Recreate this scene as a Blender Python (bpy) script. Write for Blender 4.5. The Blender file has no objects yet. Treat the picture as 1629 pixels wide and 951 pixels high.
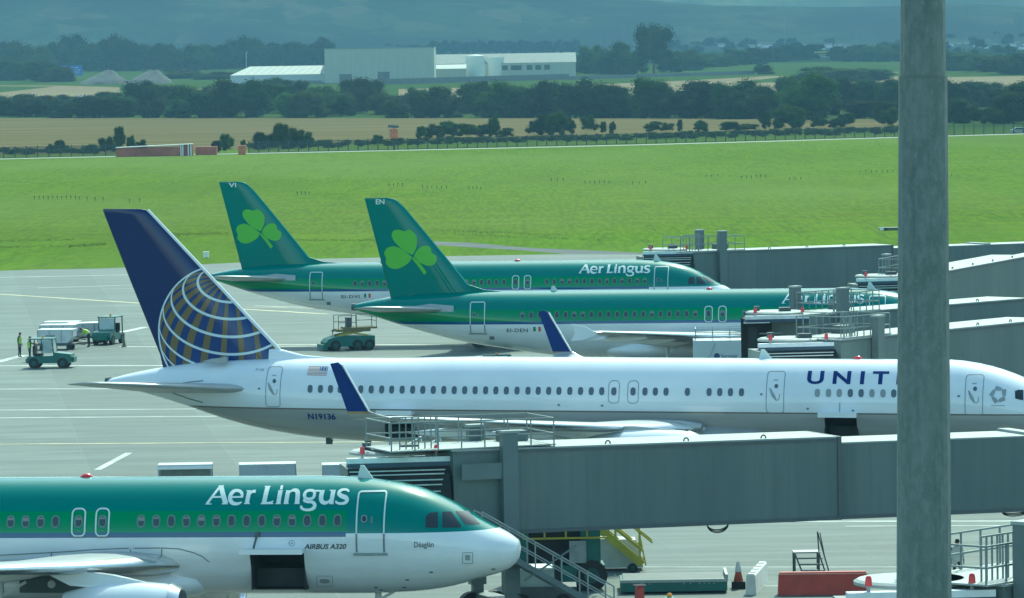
import bpy, bmesh, math, random
import numpy as np
from mathutils import Vector, Matrix
rnd = random.Random(7)
sc = bpy.context.scene
COL = sc.collection
# ------------------------------------------------------------------ camera, world, sun, exposure
FPX, PITCH, ROLL, CAMH = 7627.09, .0511, .0159, 20.583
CX, CY, IW, IH = 814.5, 475.5, 1629.0, 951.0
cam_d = bpy.data.cameras.new('camera'); cam = bpy.data.objects.new('camera', cam_d); COL.objects.link(cam)
cam_d.sensor_width = 36; cam_d.lens = FPX/IW*36; cam_d.clip_start = 1; cam_d.clip_end = 40000
_f = Vector((0, math.cos(PITCH), -math.sin(PITCH))); _u = Vector((0, math.sin(PITCH), math.cos(PITCH))); _r = Vector((1, 0, 0))
R_ = _r*math.cos(ROLL) - _u*math.sin(ROLL); U_ = _u*math.cos(ROLL) + _r*math.sin(ROLL)
cam.matrix_world = Matrix(((R_.x, U_.x, -_f.x, 0), (R_.y, U_.y, -_f.y, 0), (R_.z, U_.z, -_f.z, CAMH), (0, 0, 0, 1)))
sc.camera = cam
SUN_EL, SUN_AZ = math.radians(47), math.radians(16)      # azimuth from +Y (view direction) towards +X
w = bpy.data.worlds.new('World'); sc.world = w; w.use_nodes = True
nt = w.node_tree; nt.nodes.clear()
o = nt.nodes.new('ShaderNodeOutputWorld'); b = nt.nodes.new('ShaderNodeBackground'); s = nt.nodes.new('ShaderNodeTexSky')
s.sky_type = 'NISHITA'; s.sun_disc = False; s.sun_elevation = SUN_EL; s.sun_rotation = SUN_AZ; s.air_density = 1.0; s.dust_density = 1.2; s.ozone_density = 1.2
b.inputs['Strength'].default_value = .15
nt.links.new(s.outputs[0], b.inputs['Color']); nt.links.new(b.outputs[0], o.inputs['Surface'])
sd = bpy.data.lights.new('sun', 'SUN'); sd.energy = 2.7; sd.angle = math.radians(.53); sd.color = (1, .965, .88)
sun = bpy.data.objects.new('sun', sd); COL.objects.link(sun)
sdir = Vector((math.sin(SUN_AZ)*math.cos(SUN_EL), math.cos(SUN_AZ)*math.cos(SUN_EL), math.sin(SUN_EL)))
sun.rotation_euler = sdir.to_track_quat('Z', 'Y').to_euler(); sun.location = (0, 0, 200)
sc.view_settings.view_transform = 'Standard'; sc.view_settings.look = 'None'; sc.view_settings.gamma = 1
sc.view_settings.exposure = 1.0
sc.view_settings.use_white_balance = True; sc.view_settings.white_balance_temperature = 6250; sc.view_settings.white_balance_tint = -20
sc.cycles.max_bounces = 6; sc.cycles.volume_bounces = 0; sc.cycles.caustics_reflective = False

# ------------------------------------------------------------------ helpers: pixels of the surveyed photo -> places
def ray(px, py):
    dx, dy = px-CX, py-CY; cr, sr = math.cos(ROLL), math.sin(ROLL)
    a = (dx*cr - dy*sr)/FPX; bb = (dx*sr + dy*cr)/FPX; c, s_ = math.cos(PITCH), math.sin(PITCH)
    return (a, c-bb*s_, -s_-bb*c)
TP = [(-500, 0), (1570, 0), (2300, 8.4), (3500, 15), (5000, 17.4), (6500, 20.0), (9000, 60)]
def terr(Y):
    for (a, za), (c, zc) in zip(TP, TP[1:]):
        if Y <= c: return za+(zc-za)*(Y-a)/(c-a)
    return TP[-1][1]
def G(px, py):                        # where that pixel's ray meets the ground
    r = ray(px, py); k = r[2]/r[1]
    lo, hi = 20.0, 8900.0
    for _ in range(50):
        m = (lo+hi)/2
        if CAMH+k*m > terr(m): lo = m
        else: hi = m
    return Vector((r[0]/r[1]*lo, lo, terr(lo)))
def AD(px, py, D):
    r = ray(px, py); return Vector((r[0]/r[1]*D, D, CAMH+r[2]/r[1]*D))
# ------------------------------------------------------------------ helpers: materials
MC = {}
def lin(c): return tuple(((v/12.92) if v <= .04045 else ((v+.055)/1.055)**2.4) for v in c)
def mat(name, col, rough=.5, metal=0.0, var=.12, scale=3.0, spec=.5, bump=0, col2=None, stretch=(1, 1, 1), coat=0, detail=5):
    if name in MC: return MC[name]
    m = bpy.data.materials.new(name); m.use_nodes = True; n = m.node_tree.nodes; L = m.node_tree.links
    p = n['Principled BSDF']; p.inputs['Roughness'].default_value = rough; p.inputs['Metallic'].default_value = metal
    p.inputs['Specular IOR Level'].default_value = spec; p.inputs['Coat Weight'].default_value = coat; p.inputs['Coat Roughness'].default_value = .018
    tc = n.new('ShaderNodeTexCoord'); mp = n.new('ShaderNodeMapping'); mp.inputs['Scale'].default_value = stretch
    nz = n.new('ShaderNodeTexNoise'); nz.inputs['Scale'].default_value = scale; nz.inputs['Detail'].default_value = detail
    L.new(tc.outputs['Object'], mp.inputs[0]); L.new(mp.outputs[0], nz.inputs['Vector'])
    mx = n.new('ShaderNodeMix'); mx.data_type = 'RGBA'
    c1 = tuple(max(0, v*(1-var)) for v in col); c2 = col2 or tuple(min(1, v*(1+var)) for v in col)
    mx.inputs[6].default_value = (*c1, 1); mx.inputs[7].default_value = (*c2, 1)
    rr = n.new('ShaderNodeValToRGB'); rr.color_ramp.elements[0].position = .3; rr.color_ramp.elements[1].position = .7
    L.new(nz.outputs[0], rr.inputs[0]); L.new(rr.outputs[0], mx.inputs[0]); L.new(mx.outputs[2], p.inputs['Base Color'])
    if bump:
        bp = n.new('ShaderNodeBump'); bp.inputs['Strength'].default_value = bump; bp.inputs['Distance'].default_value = .05
        L.new(nz.outputs[0], bp.inputs['Height']); L.new(bp.outputs[0], p.inputs['Normal'])
    m['out'] = mx.name; MC[name] = m
    return m
class N:                               # tiny node-graph helper
    def __init__(s, m): s.m = m; s.n = m.node_tree.nodes; s.L = m.node_tree.links
    def put(s, sock, v):
        if hasattr(v, 'is_output'): s.L.new(v, sock)
        else: sock.default_value = v
    def math(s, op, a, b=0.0, c=None):
        x = s.n.new('ShaderNodeMath'); x.operation = op; s.put(x.inputs[0], a); s.put(x.inputs[1], b)
        if c is not None: s.put(x.inputs[2], c)
        return x.outputs[0]
    def mix(s, f, a, b):
        x = s.n.new('ShaderNodeMix'); x.data_type = 'RGBA'; s.put(x.inputs[0], f)
        for i, v in ((6, a), (7, b)): s.put(x.inputs[i], (*v, 1) if isinstance(v, tuple) else v)
        return x.outputs[2]
    def xyz(s, kind='Object'):
        t = s.n.new('ShaderNodeTexCoord'); q = s.n.new('ShaderNodeSeparateXYZ'); s.L.new(t.outputs[kind], q.inputs[0]); return q.outputs, t.outputs[kind]
    def noise(s, vec, scale, stretch=(1, 1, 1), detail=4, rot=0):
        mp = s.n.new('ShaderNodeMapping'); mp.inputs['Scale'].default_value = stretch; mp.inputs['Rotation'].default_value = (0, 0, rot); s.L.new(vec, mp.inputs[0])
        z = s.n.new('ShaderNodeTexNoise'); z.inputs['Scale'].default_value = scale; z.inputs['Detail'].default_value = detail; s.L.new(mp.outputs[0], z.inputs['Vector']); return z.outputs[0]
    def ramp(s, v, *st):
        r = s.n.new('ShaderNodeValToRGB'); e = r.color_ramp.elements
        while len(e) < len(st): e.new(.5)
        for k, (pos, c) in zip(e, st): k.position = pos; k.color = (*c, 1) if isinstance(c, tuple) else (c, c, c, 1)
        s.L.new(v, r.inputs[0]); return r.outputs[0]
# ------------------------------------------------------------------ helpers: meshes and objects
class MB:
    def __init__(s): s.v = []; s.f = []; s.m = []; s.sm = []
    def add(s, vs, fs, mi=0, smooth=False):
        o = len(s.v); s.v += [tuple(v) for v in vs]
        for f in fs: s.f.append([i+o for i in f]); s.m.append(mi); s.sm.append(smooth)
        return s
    def box(s, x0, x1, y0, y1, z0, z1, mi=0, rz=0, piv=None):
        vs = [(x, y, z) for x in (x0, x1) for y in (y0, y1) for z in (z0, z1)]
        if rz:
            px, py = piv or ((x0+x1)/2, (y0+y1)/2); c, n = math.cos(rz), math.sin(rz)
            vs = [(px+(x-px)*c-(y-py)*n, py+(x-px)*n+(y-py)*c, z) for x, y, z in vs]
        return s.add(vs, [(0, 1, 3, 2), (4, 6, 7, 5), (0, 4, 5, 1), (2, 3, 7, 6), (0, 2, 6, 4), (1, 5, 7, 3)], mi)
    def bar(s, p, q, w, h=None, mi=0):
        p, q = Vector(p), Vector(q); d = (q-p).normalized(); h = h or w
        a = d.cross(Vector((0, 0, 1))); a = (a if a.length > 1e-4 else Vector((1, 0, 0))).normalized(); b_ = d.cross(a).normalized()
        vs = [e+a*(i*w/2)+b_*(j*h/2) for e in (p, q) for i, j in ((-1, -1), (1, -1), (1, 1), (-1, 1))]
        return s.add(vs, [(3, 2, 1, 0), (4, 5, 6, 7), (0, 1, 5, 4), (1, 2, 6, 5), (2, 3, 7, 6), (3, 0, 4, 7)], mi)
    def tube(s, p, q, r0, r1=None, n=10, mi=0, cap=True):
        p, q = Vector(p), Vector(q); r1 = r0 if r1 is None else r1; d = (q-p).normalized()
        a = d.cross(Vector((0, 0, 1))); a = (a if a.length > 1e-4 else Vector((1, 0, 0))).normalized(); b_ = d.cross(a)
        vs = [e+(a*math.cos(t)+b_*math.sin(t))*r for e, r in ((p, r0), (q, r1)) for t in [2*math.pi*k/n for k in range(n)]]
        s.add(vs, [(k, (k+1) % n, n+(k+1) % n, n+k) for k in range(n)], mi, True)
        if cap: s.add(vs[:n], [tuple(range(n))[::-1]], mi); s.add(vs[n:], [tuple(range(n))], mi)
        return s
    def path(s, pts, r, n=6, mi=0):
        for a, c in zip(pts, pts[1:]): s.tube(a, c, r, n=n, mi=mi)
        return s
    def loft(s, rings, mi=0, caps=True, smooth=True, closed=True):
        n = len(rings[0]); vs = [p for r in rings for p in r]; fs = []
        for i in range(len(rings)-1):
            for k in range(n if closed else n-1): fs.append((i*n+k, i*n+(k+1) % n, (i+1)*n+(k+1) % n, (i+1)*n+k))
        s.add(vs, fs, mi, smooth)
        if caps: s.add(rings[0], [tuple(range(n))[::-1]], mi); s.add(rings[-1], [tuple(range(n))], mi)
        return s
    def prism(s, out, y0, y1, mi=0):    # outline in x,z extruded along y
        n = len(out); vs = [(x, y0, z) for x, z in out]+[(x, y1, z) for x, z in out]
        return s.add(vs, [tuple(range(n)), tuple(range(2*n-1, n-1, -1))]+[(k, n+k, n+(k+1) % n, (k+1) % n) for k in range(n)], mi)
    def flat(s, pts, mi=0): return s.add(pts, [tuple(range(len(pts)))], mi)
    def ball(s, c, rx, ry=None, rz=None, n=10, mi=0):
        ry = ry or rx; rz = rz or rx; rs = []
        for i in range(1, n//2+1):
            t = math.pi*i/(n//2+1); rs.append([(c[0]+rx*math.sin(t)*math.cos(2*math.pi*k/n), c[1]+ry*math.sin(t)*math.sin(2*math.pi*k/n), c[2]+rz*math.cos(t)) for k in range(n)])
        return s.loft(rs, mi)
    def split(s, name, mats, parent=None, tol=.03):      # one object for each piece that stands apart
        n = len(s.v); up_ = list(range(n))
        def fd(a):
            while up_[a] != a: up_[a] = up_[up_[a]]; a = up_[a]
            return a
        for f in s.f:
            for i in f[1:]: up_[fd(i)] = fd(f[0])
        comp = {}
        for i in range(n): comp.setdefault(fd(i), []).append(i)
        bb = []
        for k, ids in comp.items():
            p = np.array([s.v[i] for i in ids]); bb.append([k, p.min(0)-tol, p.max(0)+tol])
        for i in range(len(bb)):
            for j in range(i):
                if (bb[i][1] <= bb[j][2]).all() and (bb[j][1] <= bb[i][2]).all(): up_[fd(bb[i][0])] = fd(bb[j][0])
        gr = {}
        for k, f in enumerate(s.f): gr.setdefault(fd(f[0]), []).append(k)
        out = []
        for fs in gr.values():
            m = MB(); ix = {}
            for k in fs:
                m.f.append([ix.setdefault(i, len(ix)) for i in s.f[k]]); m.m.append(s.m[k]); m.sm.append(s.sm[k])
            m.v = [s.v[i] for i in ix]; out.append(m.build(name, mats, parent))
        return out[0]
    def build(s, name, mats, parent=None, fix=True):
        me = bpy.data.meshes.new(name); me.from_pydata(s.v, [], s.f)
        for m in (mats if isinstance(mats, (list, tuple)) else [mats]): me.materials.append(m)
        me.polygons.foreach_set('material_index', s.m); me.polygons.foreach_set('use_smooth', s.sm)
        if fix:
            bm = bmesh.new(); bm.from_mesh(me); bmesh.ops.recalc_face_normals(bm, faces=bm.faces); bm.to_mesh(me); bm.free()
        me.update(); o = bpy.data.objects.new(name, me); COL.objects.link(o)
        if parent: o.parent = parent
        return o
def tag(o, label=None, cat=None, group=None, kind=None):
    for k, v in (('label', label), ('category', cat), ('group', group), ('kind', kind)):
        if v: o[k] = v
    return o
def thing(name, label, cat, loc=(0, 0, 0), rz=0, group=None, ry=0):
    o = bpy.data.objects.new(name, None); COL.objects.link(o); o.location = loc; o.rotation_euler = (0, ry, rz); o.empty_display_size = .1
    return tag(o, label, cat, group)
KIDS = {}
def kids(o): return [c for c in COL.objects if c.parent == o]
def copy_tree(o, parent=None, tree=None):
    c = o.copy(); COL.objects.link(c)
    if parent: c.parent = parent
    for ch in (KIDS.get(o.name) or kids(o)): copy_tree(ch, c)
    return c
def struct(name, mb, m): return tag(mb.build(name, m), kind='structure')
exec_parts = []
# ------------------------------------------------------------------ shared materials
M_steel = mat('galvanised_steel', (.30, .34, .34), .45, .55, .12, 4)
M_grey = mat('grey_paint', (.12, .155, .155), .5, 0, .08, 1.2)
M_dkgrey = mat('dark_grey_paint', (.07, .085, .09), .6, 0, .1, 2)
M_black = mat('black_rubber', (.015, .016, .017), .7, 0, .2, 3)
M_white = mat('white_paint', (.78, .79, .78), .4, 0, .04, 2)
M_offw = mat('dusty_white', (.55, .57, .56), .5, 0, .1, 2)
M_red = mat('red_plastic', (.5, .035, .03), .4, 0, .12, 3)
M_beacon = mat('beacon_red', (.65, .03, .05), .2, 0, .1, 3)
M_amber = mat('amber_lens', (.8, .3, .02), .2)
M_vgreen = mat('vehicle_green', (.012, .12, .105), .4, 0, .15, 2)
M_dgreen = mat('dark_vehicle_green', (.008, .07, .062), .5, 0, .2, 2)
M_glass = mat('dark_glass', (.02, .03, .035), .08, 0, .1, 2)
M_paleglass = mat('pale_glass', (.35, .42, .42), .1, 0, .1, 2)
M_yellow = mat('yellow_paint', (.42, .36, .04), .5, 0, .15, 3)
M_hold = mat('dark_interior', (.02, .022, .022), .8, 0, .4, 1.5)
M_alu = mat('bare_aluminium', (.62, .64, .64), .22, .9, .06, 2)
M_wgrey = mat('wing_grey', (.36, .38, .38), .35, .1, .08, 1)
M_concrete2 = mat('barrier_white', (.62, .63, .6), .7, 0, .12, 3)
M_orange = mat('orange_paint', (.48, .14, .05), .5, 0, .15, 1)
# ================================================================== SETTING
# ground: one sheet from behind the camera to beyond the hills' feet
mg = MB(); rows = [(-600, 0), (0, 0), (300, 0), (800, 0)]+TP[1:6]+[(17000, 20)]
for (ya, za), (yb, zb) in zip(rows, rows[1:]):
    for k in range(-4, 4): mg.add([(k*1500, ya, za), ((k+1)*1500, ya, za), ((k+1)*1500, yb, zb), (k*1500, yb, zb)], [(0, 1, 2, 3)])
def m_grass():
    m = mat('grass_field', (.09, .17, .035), .9, 0, .1, 1, spec=.0); g = N(m); p = g.n['Principled BSDF']
    q, v = g.xyz()
    big = g.noise(v, .012, (1, 3.5, 1), 5); mid = g.noise(v, .09, (1, 3, 1), 5); fine = g.noise(v, 1.1, (1, 1.6, 1), 5); streak = g.noise(v, .03, (.25, 4.5, 1), 6, .05)
    c = g.mix(g.ramp(big, (.35, 0.), (.65, 1.)), (0.1025, 0.1742, 0.0028), (0.1312, 0.1997, 0.0084))
    c = g.mix(g.math('MULTIPLY', g.ramp(streak, (.42, 0.), (.66, 1.)), .7), c, (0.123, 0.1403, 0.0105))
    c = g.mix(g.math('MULTIPLY', g.ramp(mid, (.4, 0.), (.6, 1.)), .4), c, (0.0574, 0.1275, 0.0042))
    c = g.mix(g.math('MULTIPLY', g.ramp(fine, (.4, 0.), (.65, 1.)), .5), c, (0.0492, 0.102, 0.0126))
    yy = g.math('ADD', q[1], g.math('MULTIPLY', g.math('SUBTRACT', mid, .5), 130.)); yd = g.math('DIVIDE', yy, 1000.)
    c = g.mix(g.ramp(yd, (.52, .75), (.57, 0.)), c, (0.082, 0.1913, 0.0007))
    rough = g.math('MULTIPLY', g.ramp(yd, (.53, 0.), (.57, 1.), (.64, 1.), (.72, 0.)), g.ramp(streak, (.4, .0), (.56, 1.)))
    c = g.mix(g.math('MULTIPLY', rough, .75), c, (0.0861, 0.102, 0.0126))
    weed = g.noise(v, .4, (.35, 2.2, 1), 5); c = g.mix(g.math('MULTIPLY', g.ramp(weed, (.56, 0.), (.68, 1.)), .6), c, (0.0451, 0.085, 0.0084))
    pale = g.noise(v, .05, (.3, 2.6, 1), 5, -.04); c = g.mix(g.math('MULTIPLY', g.ramp(pale, (.52, 0.), (.68, 1.)), .55), c, (0.1558, 0.2125, 0.0175))
    m1 = g.noise(v, .35, (1, .07, 1), 5); m2 = g.noise(v, 1.6, (1, .07, 1), 4); m4 = g.noise(v, .08, (1, .12, 1), 5)
    c = g.mix(g.math('MULTIPLY', g.ramp(m4, (.42, 0.), (.62, 1.)), .4), c, (0.0615, 0.1275, 0.007)); c = g.mix(g.math('MULTIPLY', g.ramp(m1, (.45, 0.), (.62, 1.)), .65), c, (0.0574, 0.1062, 0.0084)); c = g.mix(g.math('MULTIPLY', g.ramp(m2, (.44, 0.), (.6, 1.)), .6), c, (0.1435, 0.2082, 0.0105))
    b1 = g.noise(v, .009, (1, .45, 1), 4); c = g.mix(g.math('MULTIPLY', g.ramp(b1, (.4, 0.), (.62, 1.)), .55), c, (.15, .205, .05)); b2 = g.noise(v, .017, (1, .3, 1), 4, .2); c = g.mix(g.math('MULTIPLY', g.ramp(b2, (.52, 0.), (.66, 1.)), .5), c, (.08, .125, .012))
    c = g.mix(.14, c, (.16, .2, .1))
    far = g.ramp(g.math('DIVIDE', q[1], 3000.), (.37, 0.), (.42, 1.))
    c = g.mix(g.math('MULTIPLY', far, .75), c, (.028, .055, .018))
    g.L.new(c, p.inputs['Base Color'])
    bp = g.n.new('ShaderNodeBump'); bp.inputs['Strength'].default_value = .6; bp.inputs['Distance'].default_value = .25
    g.L.new(fine, bp.inputs['Height']); g.L.new(bp.outputs[0], p.inputs['Normal'])
    return m
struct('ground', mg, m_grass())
def m_apron():
    m = mat('apron_concrete', (.3, .3, .28), .75, 0, .1, 1, spec=.12); g = N(m); p = g.n['Principled BSDF']; q, v = g.xyz()
    big = g.noise(v, .035, (.5, 1.6, 1), 5, .2); st = g.noise(v, .14, (.18, 2.2, 1), 6, .06); fine = g.noise(v, 2.2, (1, 1, 1), 6); blot = g.noise(v, .3, (1, 1, 1), 3)
    c = g.mix(g.ramp(big, (.36, 0.), (.64, 1.)), (0.076, 0.09758, 0.088), (0.152, 0.1837, 0.164))
    c = g.mix(g.math('MULTIPLY', g.ramp(st, (.42, 0.), (.66, 1.)), .75), c, (0.0608, 0.07954, 0.0728))
    c = g.mix(g.math('MULTIPLY', g.ramp(blot, (.62, 0.), (.74, 1.)), .55), c, (0.0798, 0.0943, 0.088))
    mt = g.noise(v, .55, (.22, 1.5, 1), 6, -.08); c = g.mix(g.math('MULTIPLY', g.ramp(mt, (.46, 0.), (.62, 1.)), .6), c, (0.2014, 0.2378, 0.212)); m3 = g.noise(v, .9, (.16, 1.2, 1), 5, .5); c = g.mix(g.math('MULTIPLY', g.ramp(m3, (.56, 0.), (.7, 1.)), .5), c, (0.0684, 0.08528, 0.0784))
    c = g.mix(g.math('MULTIPLY', g.ramp(fine, (.3, 0.), (.7, 1.)), .3), c, (0.1672, 0.1952, 0.176))
    ty = g.noise(v, .5, (.05, 3.5, 1), 4, .35); c = g.mix(g.math('MULTIPLY', g.ramp(ty, (.58, 0.), (.7, 1.)), .5), c, (.06, .075, .07)); oil = g.noise(v, .22, (.7, 1.2, 1), 4); c = g.mix(g.math('MULTIPLY', g.ramp(oil, (.63, 0.), (.72, 1.)), .55), c, (.07, .085, .08)); c = g.mix(.12, c, (.3, .33, .31))
    a = .12; ca, sa = math.cos(a), math.sin(a)
    for (kx, ky) in ((ca, sa), (-sa, ca)):
        t = g.math('ADD', g.math('MULTIPLY', q[0], kx/7.5), g.math('MULTIPLY', q[1], ky/7.5)); fr = g.math('FRACT', t)
        slab = g.math('FRACT', g.math('MULTIPLY', g.math('SINE', g.math('MULTIPLY', g.math('FLOOR', t), 12.9898)), 43758.5))
        c = g.mix(g.math('MULTIPLY', slab, .3), c, (0.0988, 0.1148, 0.108))
        c = g.mix(g.math('MULTIPLY', g.math('LESS_THAN', fr, .011), .35), c, (0.19, 0.2214, 0.2))
    g.L.new(c, p.inputs['Base Color'])
    r = g.math('MULTIPLY_ADD', big, .3, .5); g.L.new(r, p.inputs['Roughness'])
    bp = g.n.new('ShaderNodeBump'); bp.inputs['Strength'].default_value = .25; bp.inputs['Distance'].default_value = .02; g.L.new(fine, bp.inputs['Height']); g.L.new(bp.outputs[0], p.inputs['Normal'])
    return m
def sheet(px, z=.01, sub=None):
    pts = [G(*p) for p in px]; return [(p.x, p.y, p.z+z) for p in pts]
ap = sheet([(-60, 433), (0, 431), (60, 429), (150, 427.5), (250, 424), (340, 420), (500, 412), (600, 410), (690, 408), (902, 404.5), (1060, 405), (1200, 402), (1700, 394)], .02)
struct('apron', MB().flat(ap+[(260, 300, .02), (260, -120, .02), (-260, -120, .02), (-260, ap[0][1], .02)]), m_apron())
M_asph = mat('taxiway_asphalt', (.13, .14, .135), .85, 0, .2, .3, spec=.05, stretch=(.4, 1, 1))
struct('taxiway_path', MB().flat(sheet([(655, 383), (690, 384), (747, 386), (838, 394), (997, 401), (1060, 404.6), (902, 404.2), (811, 397), (690, 390), (655, 388)], .012)), M_asph)
M_road = mat('perimeter_road', (.24, .25, .23), .8, 0, .1, 1)
mr = MB(); pr_ = [(-40, 254.5), (190, 249.2), (400, 244.6), (620, 240.2), (814, 235.8), (1000, 231.5), (1220, 225.5), (1429, 219), (1629, 213.5), (1690, 211.5)]
for a, c in zip(pr_, pr_[1:]): mr.flat(sheet([a, c, (c[0], c[1]-1.1), (a[0], a[1]-1.1)], .03))
struct('perimeter_road', mr, M_road)
def m_field():
    m = mat('stubble', (.3, .24, .13), .9, 0, .1, .2, spec=.0); g = N(m); q, v = g.xyz()
    st = g.noise(v, .02, (.3, 3, 1), 6, .04); f = g.noise(v, .35, (.4, 1.4, 1), 4)
    c = g.mix(g.ramp(st, (.38, 0.), (.62, 1.)), (0.102, 0.087, 0.0341), (0.153, 0.123, 0.0558)); c = g.mix(g.math('MULTIPLY', f, .35), c, (0.18, 0.156, 0.093))
    g.L.new(c, g.n['Principled BSDF'].inputs['Base Color']); return m
MF = m_field()
struct('stubble_field', MB().flat(sheet([(-90, 188), (400, 188), (814, 188.3), (1250, 189), (1430, 190), (1430, 203), (1230, 207), (1000, 214), (700, 221), (480, 234), (180, 244), (-90, 248)], .05)), MF)
for k, poly in enumerate(([(-60, 136), (100, 136.5), (190, 139), (192, 152), (-60, 159)], [(296, 140), (378, 143), (374, 150), (300, 150)], [(634, 142), (745, 139.5), (742, 158), (634, 158)], [(870, 137), (985, 133), (1100, 128), (1300, 117), (1430, 114.5), (1430, 128), (1300, 140), (1120, 152), (880, 152)], [(1505, 123), (1660, 121), (1660, 139), (1505, 137)])):
    pts = []
    for p in poly: pts.append(G(*p))
    struct('far_field', MB().flat([(p.x, p.y, p.z+.12) for p in pts]), mat('far_stubble', (.17, .13, .06), .9, 0, .2, .02, spec=.1, stretch=(.3, 2, 1)))
# painted lines on the apron
ml = MB(); myl = MB()
def line(mb, p, q, wpx=0, wid=.2, z=.03):
    a, c = G(*p), G(*q); d = (c-a); d.z = 0; d.normalize(); n_ = Vector((-d.y, d.x, 0))*wid/2; zz = Vector((0, 0, z))
    mb.flat([a-n_+zz, c-n_+zz, c+n_+zz, a+n_+zz])
for p, q, wd in (((-20, 582.5), (260, 582), .35), ((190, 552), (520, 552), .3), ((-20, 580), (40, 565.5), .35), ((189, 530), (232, 520.5), .3), ((-20, 619.5), (330, 618.5), .25), ((-20, 653), (700, 649), .22), ((-20, 665.5), (700, 660), .22), ((155, 748), (205, 721), .18), ((-20, 442), (225, 437), .3), ((60, 458.5), (260, 452), .22), ((290, 549), (700, 549), .4), ((930, 903), (1480, 903), .1), ((1200, 933), (1480, 933), .1), ((1190, 830.5), (1700, 829.5), .22), ((1345, 838), (1700, 836.5), .12), ((1480, 812), (1700, 810), .2), ((405, 487), (560, 491), .25)):
    line(ml, p, q, 0, wd*2.1)
for p, q, wd in (((-20, 467), (212, 482), .3), ((212, 482), (520, 500), .3), ((-20, 707.5), (620, 703.5), .2), ((390, 489), (520, 491.5), .2)): line(myl, p, q, 0, wd*2.1, .034)
struct('apron_markings', ml, mat('worn_white_line', (.42, .45, .41), .7, 0, .3, .6)); struct('taxi_lines', myl, mat('worn_yellow_line', (.45, .42, .24), .7, 0, .3, .6))
# ------------------------------------------------------------------ hills
def ridge(x):                       # crest height seen against the lighter range behind, by bearing
    t = x/8400*FPX+CX
    pts = [(-6000, 260), (-2000, 230), (-200, 150), (300, 128), (700, 112), (930, 87), (996, 81), (1131, 68), (1212, 66), (1312, 62.5), (1428, 62.5), (1508, 66.5), (1538, 67), (1629, 58), (1900, 50), (2600, 60), (6000, 45)]
    for (a, ha), (c, hc) in zip(pts, pts[1:]):
        if t <= c: return (20.6+(ha+3)/FPX*8400) + (hc-ha)/(c-a)*(t-a)/FPX*8400
    return 60
def hills(name, y0, y1, n, fn, m, X=5200, nx=150):
    mb = MB(); vs = []; fs = []
    for i in range(n+1):
        y = y0+(y1-y0)*i/n; t = i/n
        for k in range(nx+1):
            x = -X+2*X*k/nx; vs.append((x, y, fn(x, y, t)))
    for i in range(n):
        for k in range(nx): a = i*(nx+1)+k; fs.append((a, a+1, a+nx+2, a+nx+1))
    mb.add(vs, fs, 0, True); return struct(name, mb, m)
def wob(x, y): return math.sin(x/310+1.3)*math.cos(y/420)*5+math.sin(x/130+y/170)*2.5
def m_hill():
    m = mat('hill_patchwork', (.05, .09, .04), .95, 0, .1, .01, spec=.1); g = N(m); q, v = g.xyz()
    mp = g.n.new('ShaderNodeMapping'); mp.inputs['Scale'].default_value = (.016, .0055, 0); g.L.new(v, mp.inputs[0])
    vo = g.n.new('ShaderNodeTexVoronoi'); vo.inputs['Scale'].default_value = 1; g.L.new(mp.outputs[0], vo.inputs['Vector'])
    sp = g.n.new('ShaderNodeSeparateColor'); g.L.new(vo.outputs['Color'], sp.inputs[0])
    nz = g.noise(v, .004, (1, .5, 1), 6); n2 = g.noise(v, .03, (1, .3, 1), 5)
    c = g.ramp(sp.outputs[0], (.0, (.03, .06, .025)), (.4, (.05, .09, .036)), (.75, (.075, .12, .045)), (.96, (.12, .13, .065)))
    c = g.mix(g.ramp(nz, (.44, 0.), (.58, 1.)), c, (.022, .042, .024)); c = g.mix(g.math('MULTIPLY', g.ramp(n2, (.52, 0.), (.66, 1.)), .7), c, (.018, .035, .02))
    g.L.new(c, g.n['Principled BSDF'].inputs['Base Color']); return m
MH = m_hill()
def hn(x, y, t):
    e = max(0, min(1, t/.8)); e = e*e*(3-2*e); return 17+(ridge(x*8400/max(y, 100))-17)*e*(1 if t < .85 else 1-(t-.85)*.8) + wob(x, y)*e*(1-.9*e)
hills('hills', 6300, 8900, 22, hn, MH)
hills('far_hills', 10500, 13500, 8, lambda x, y, t: 10+(330+40*math.sin(x/900))*min(1, t*1.4)+wob(x, y), MH, 7000, 80)
# unseen cloud, added above the view to shade the far country and hills
M_cl = bpy.data.materials.new('cloud'); M_cl.use_nodes = True; gc = N(M_cl); tl_ = gc.n.new('ShaderNodeBsdfTranslucent'); tl_.inputs['Color'].default_value = (.85, .87, .9, 1); df_ = gc.n.new('ShaderNodeBsdfDiffuse'); df_.inputs['Color'].default_value = (.85, .87, .9, 1); mx_ = gc.n.new('ShaderNodeMixShader'); mx_.inputs[0].default_value = .75
gc.L.new(df_.outputs[0], mx_.inputs[1]); gc.L.new(tl_.outputs[0], mx_.inputs[2]); gc.L.new(mx_.outputs[0], gc.n['Material Output'].inputs['Surface'])
def cloud(cx, cy, rx, ry, z, seed):
    r = random.Random(seed); rs = []; ph = [r.uniform(0, 6.28) for _ in range(6)]
    for i in range(1, 14):
        t = math.pi*i/14; rs.append([(cx+rx*math.sin(t)*math.cos(a)*(1+.12*math.sin(3*a+ph[0])+.07*math.sin(7*a+ph[1])), cy+ry*math.sin(t)*math.sin(a)*(1+.1*math.sin(4*a+ph[2])+.06*math.sin(9*a+ph[3])), z+260*math.cos(t)*(1+.25*math.sin(5*a+ph[4])*math.sin(3*t))*(1 if t < 1.57 else .4)) for a in [2*math.pi*k/64 for k in range(64)]])
    return tag(MB().loft(rs).build('shade_cloud', M_cl), kind='structure')
cloud(700, 8000, 6500, 3650, 1900, 1)
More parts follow.
